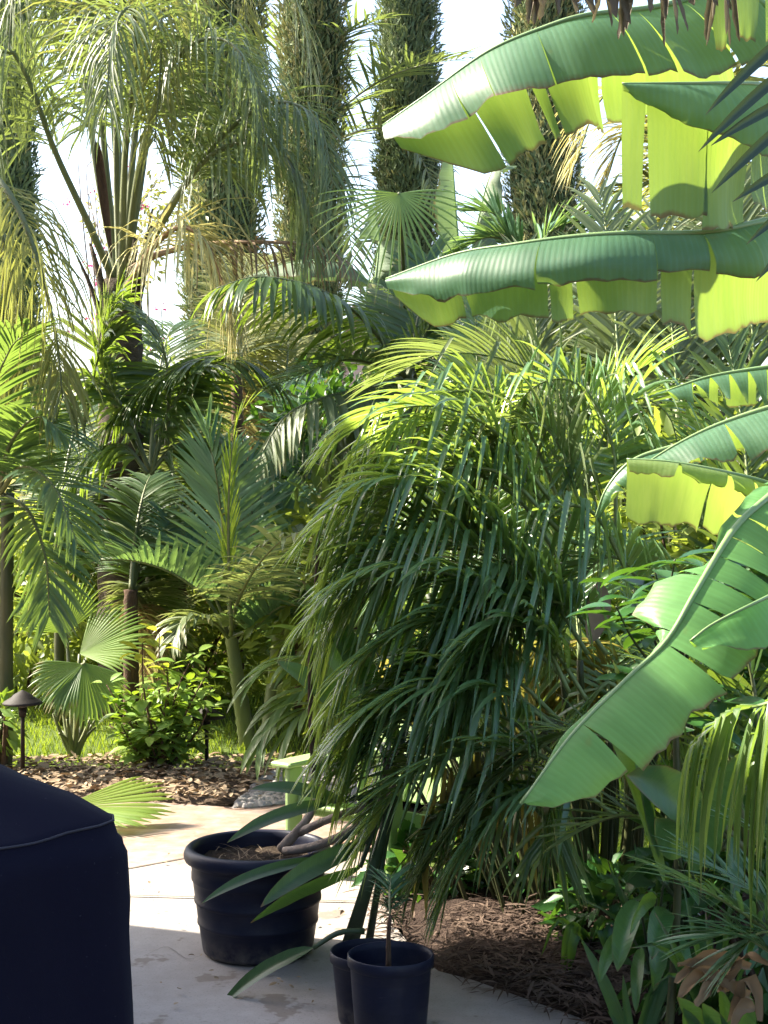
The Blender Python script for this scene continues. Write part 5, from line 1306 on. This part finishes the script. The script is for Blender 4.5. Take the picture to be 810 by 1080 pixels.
# dry curled leaves at the lower right
db = G(770, 1130); dl = thing('withered_plant', 'withered plant with curled brown leaves at the lower right corner', 'plant', db)
for i, (tip, mid, top_) in enumerate((((712, 1038), (745, 1010), (790, 1020)), ((716, 1052), (740, 1032), (772, 1030)), ((732, 1060), (752, 1040), (790, 1050)), ((800, 1078), (790, 1035), (770, 1075)), ((770, 1082), (778, 1062), (800, 1068)), ((812, 1016), (780, 1012), (756, 1040)), ((714, 1020), (738, 1020), (764, 1046)))):
    pts = curve([P(*top_, 3.25), P(*mid, 3.2), P(*tip, 3.15)], 10); mb = MB(); vs = []; at = []; fs = []; rnd = R.random()
    for k, p in enumerate(pts):
        tt = k / 10; T = (pts[min(10, k + 1)] - pts[max(0, k - 1)]).normalized(); s = (T.cross(V((.2, -1, .5))) + V((0, 0, .8 * math.sin(tt * 5 + i)))).normalized(); nn = s.cross(T); ww = .0105 * (.5 + math.sin(3.14 * min(1, tt * .9 + .1)))
        for x in (-1, 0, 1): vs.append(p + s * ww * x + nn * ww * 1.1 * abs(x) + rdir() * .003); at.append((tt, .5 + x * .5, rnd))
        if k:
            b = (k - 1) * 3; fs += [(b, b + 1, b + 4, b + 3), (b + 1, b + 2, b + 5, b + 4)]
    mb.add(vs, fs, at); mb.build('dry_leaf', 'dead', dl)
for base, tip, w_ in (((764, 1110), (716, 1048), .05), ((770, 1110), (742, 1056), .05), ((780, 1110), (790, 1046), .05), ((776, 1110), (760, 1040), .035), ((740, 1110), (722, 1062), .045)):
    a = P(*base, 3.3); b = P(*tip, 3.25); mb = MB(); broad(mb, a, b - a, (b - a).length, w_, V((0, -1, .2)), R.random(), .02, .3, 8, 2, PT); mb.build('leaf', 'calathea', dl)
# brown dry leaf caught in the palm clump
mb = MB(); broad(mb, P(632, 612, 4.5), V((-.14, -.05, -1)), .19, .08, V((.3, -1, .1)), .3, -.03, .6, 8, 2, None, .05)
tag(mb.build('dry_leaf', 'litter', None), 'reddish brown dry leaf caught beside the glossy shrub', 'leaf')
# dark understory filling the right
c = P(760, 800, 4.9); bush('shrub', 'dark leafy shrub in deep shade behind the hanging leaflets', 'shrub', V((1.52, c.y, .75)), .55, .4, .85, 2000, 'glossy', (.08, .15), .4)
c = P(800, 960, 3.9); bush('shrub', 'low dark foliage at the right border behind the narrow leaved palm', 'shrub', V((c.x + .15, c.y + .2, .35)), .45, .3, .45, 900, 'glossy', (.07, .12), .4)
c = P(700, 600, 6.2); bush('shrub', 'tall dark shrub behind the glossy pointed leaves', 'shrub', V((c.x + .2, c.y, 1.1)), .6, .4, .75, 2400, 'under', (.07, .14), .4)

# ================================================================== LIGHT, SKY, CAMERA
SUN_AZ, SUN_EL = -70, 41      # degrees: azimuth from straight ahead (negative = left), elevation
to_sun = V((math.sin(rad(SUN_AZ)) * math.cos(rad(SUN_EL)), math.cos(rad(SUN_AZ)) * math.cos(rad(SUN_EL)), math.sin(rad(SUN_EL))))
sl = bpy.data.lights.new('sun', 'SUN'); sl.energy = 5.0; sl.angle = rad(.53); sl.color = (1, .92, .76)
so = bpy.data.objects.new('sun', sl); COL.objects.link(so); so.rotation_euler = to_sun.to_track_quat('Z', 'Y').to_euler(); so.location = (-8, 4, 12)
w = bpy.data.worlds.new('World'); scene.world = w; w.use_nodes = True; nt = w.node_tree; nt.nodes.clear()
sky = nt.nodes.new('ShaderNodeTexSky'); sky.sky_type = 'NISHITA'; sky.sun_disc = False; sky.sun_elevation = rad(SUN_EL); sky.sun_rotation = rad(SUN_AZ % 360)
sky.air_density = 1.0; sky.dust_density = 3.0; sky.ozone_density = 1.0
bg = nt.nodes.new('ShaderNodeBackground'); bg.inputs[1].default_value = .118; out = nt.nodes.new('ShaderNodeOutputWorld')
nt.links.new(sky.outputs[0], bg.inputs[0]); nt.links.new(bg.outputs[0], out.inputs[0])

cam = bpy.data.cameras.new('camera'); cam.sensor_fit = 'VERTICAL'; cam.sensor_height = 36; cam.lens = F / 1080 * 36; cam.clip_start = .1; cam.clip_end = 600
co = bpy.data.objects.new('camera', cam); COL.objects.link(co); co.location = (0, 0, CAMZ); co.rotation_euler = (math.pi / 2 - PITCH, 0, 0); scene.camera = co

scene.render.engine = 'CYCLES'
cy = scene.cycles; cy.max_bounces = 6; cy.diffuse_bounces = 3; cy.glossy_bounces = 2; cy.transmission_bounces = 3; cy.transparent_max_bounces = 4
cy.use_denoising = True; cy.sample_clamp_indirect = 8; cy.caustics_reflective = False; cy.caustics_refractive = False; cy.use_adaptive_sampling = True; cy.adaptive_threshold = .015
vs_ = scene.view_settings; vs_.view_transform = 'Standard'; vs_.look = 'None'; vs_.exposure = 2.18; vs_.gamma = 1; vs_.use_curve_mapping = False
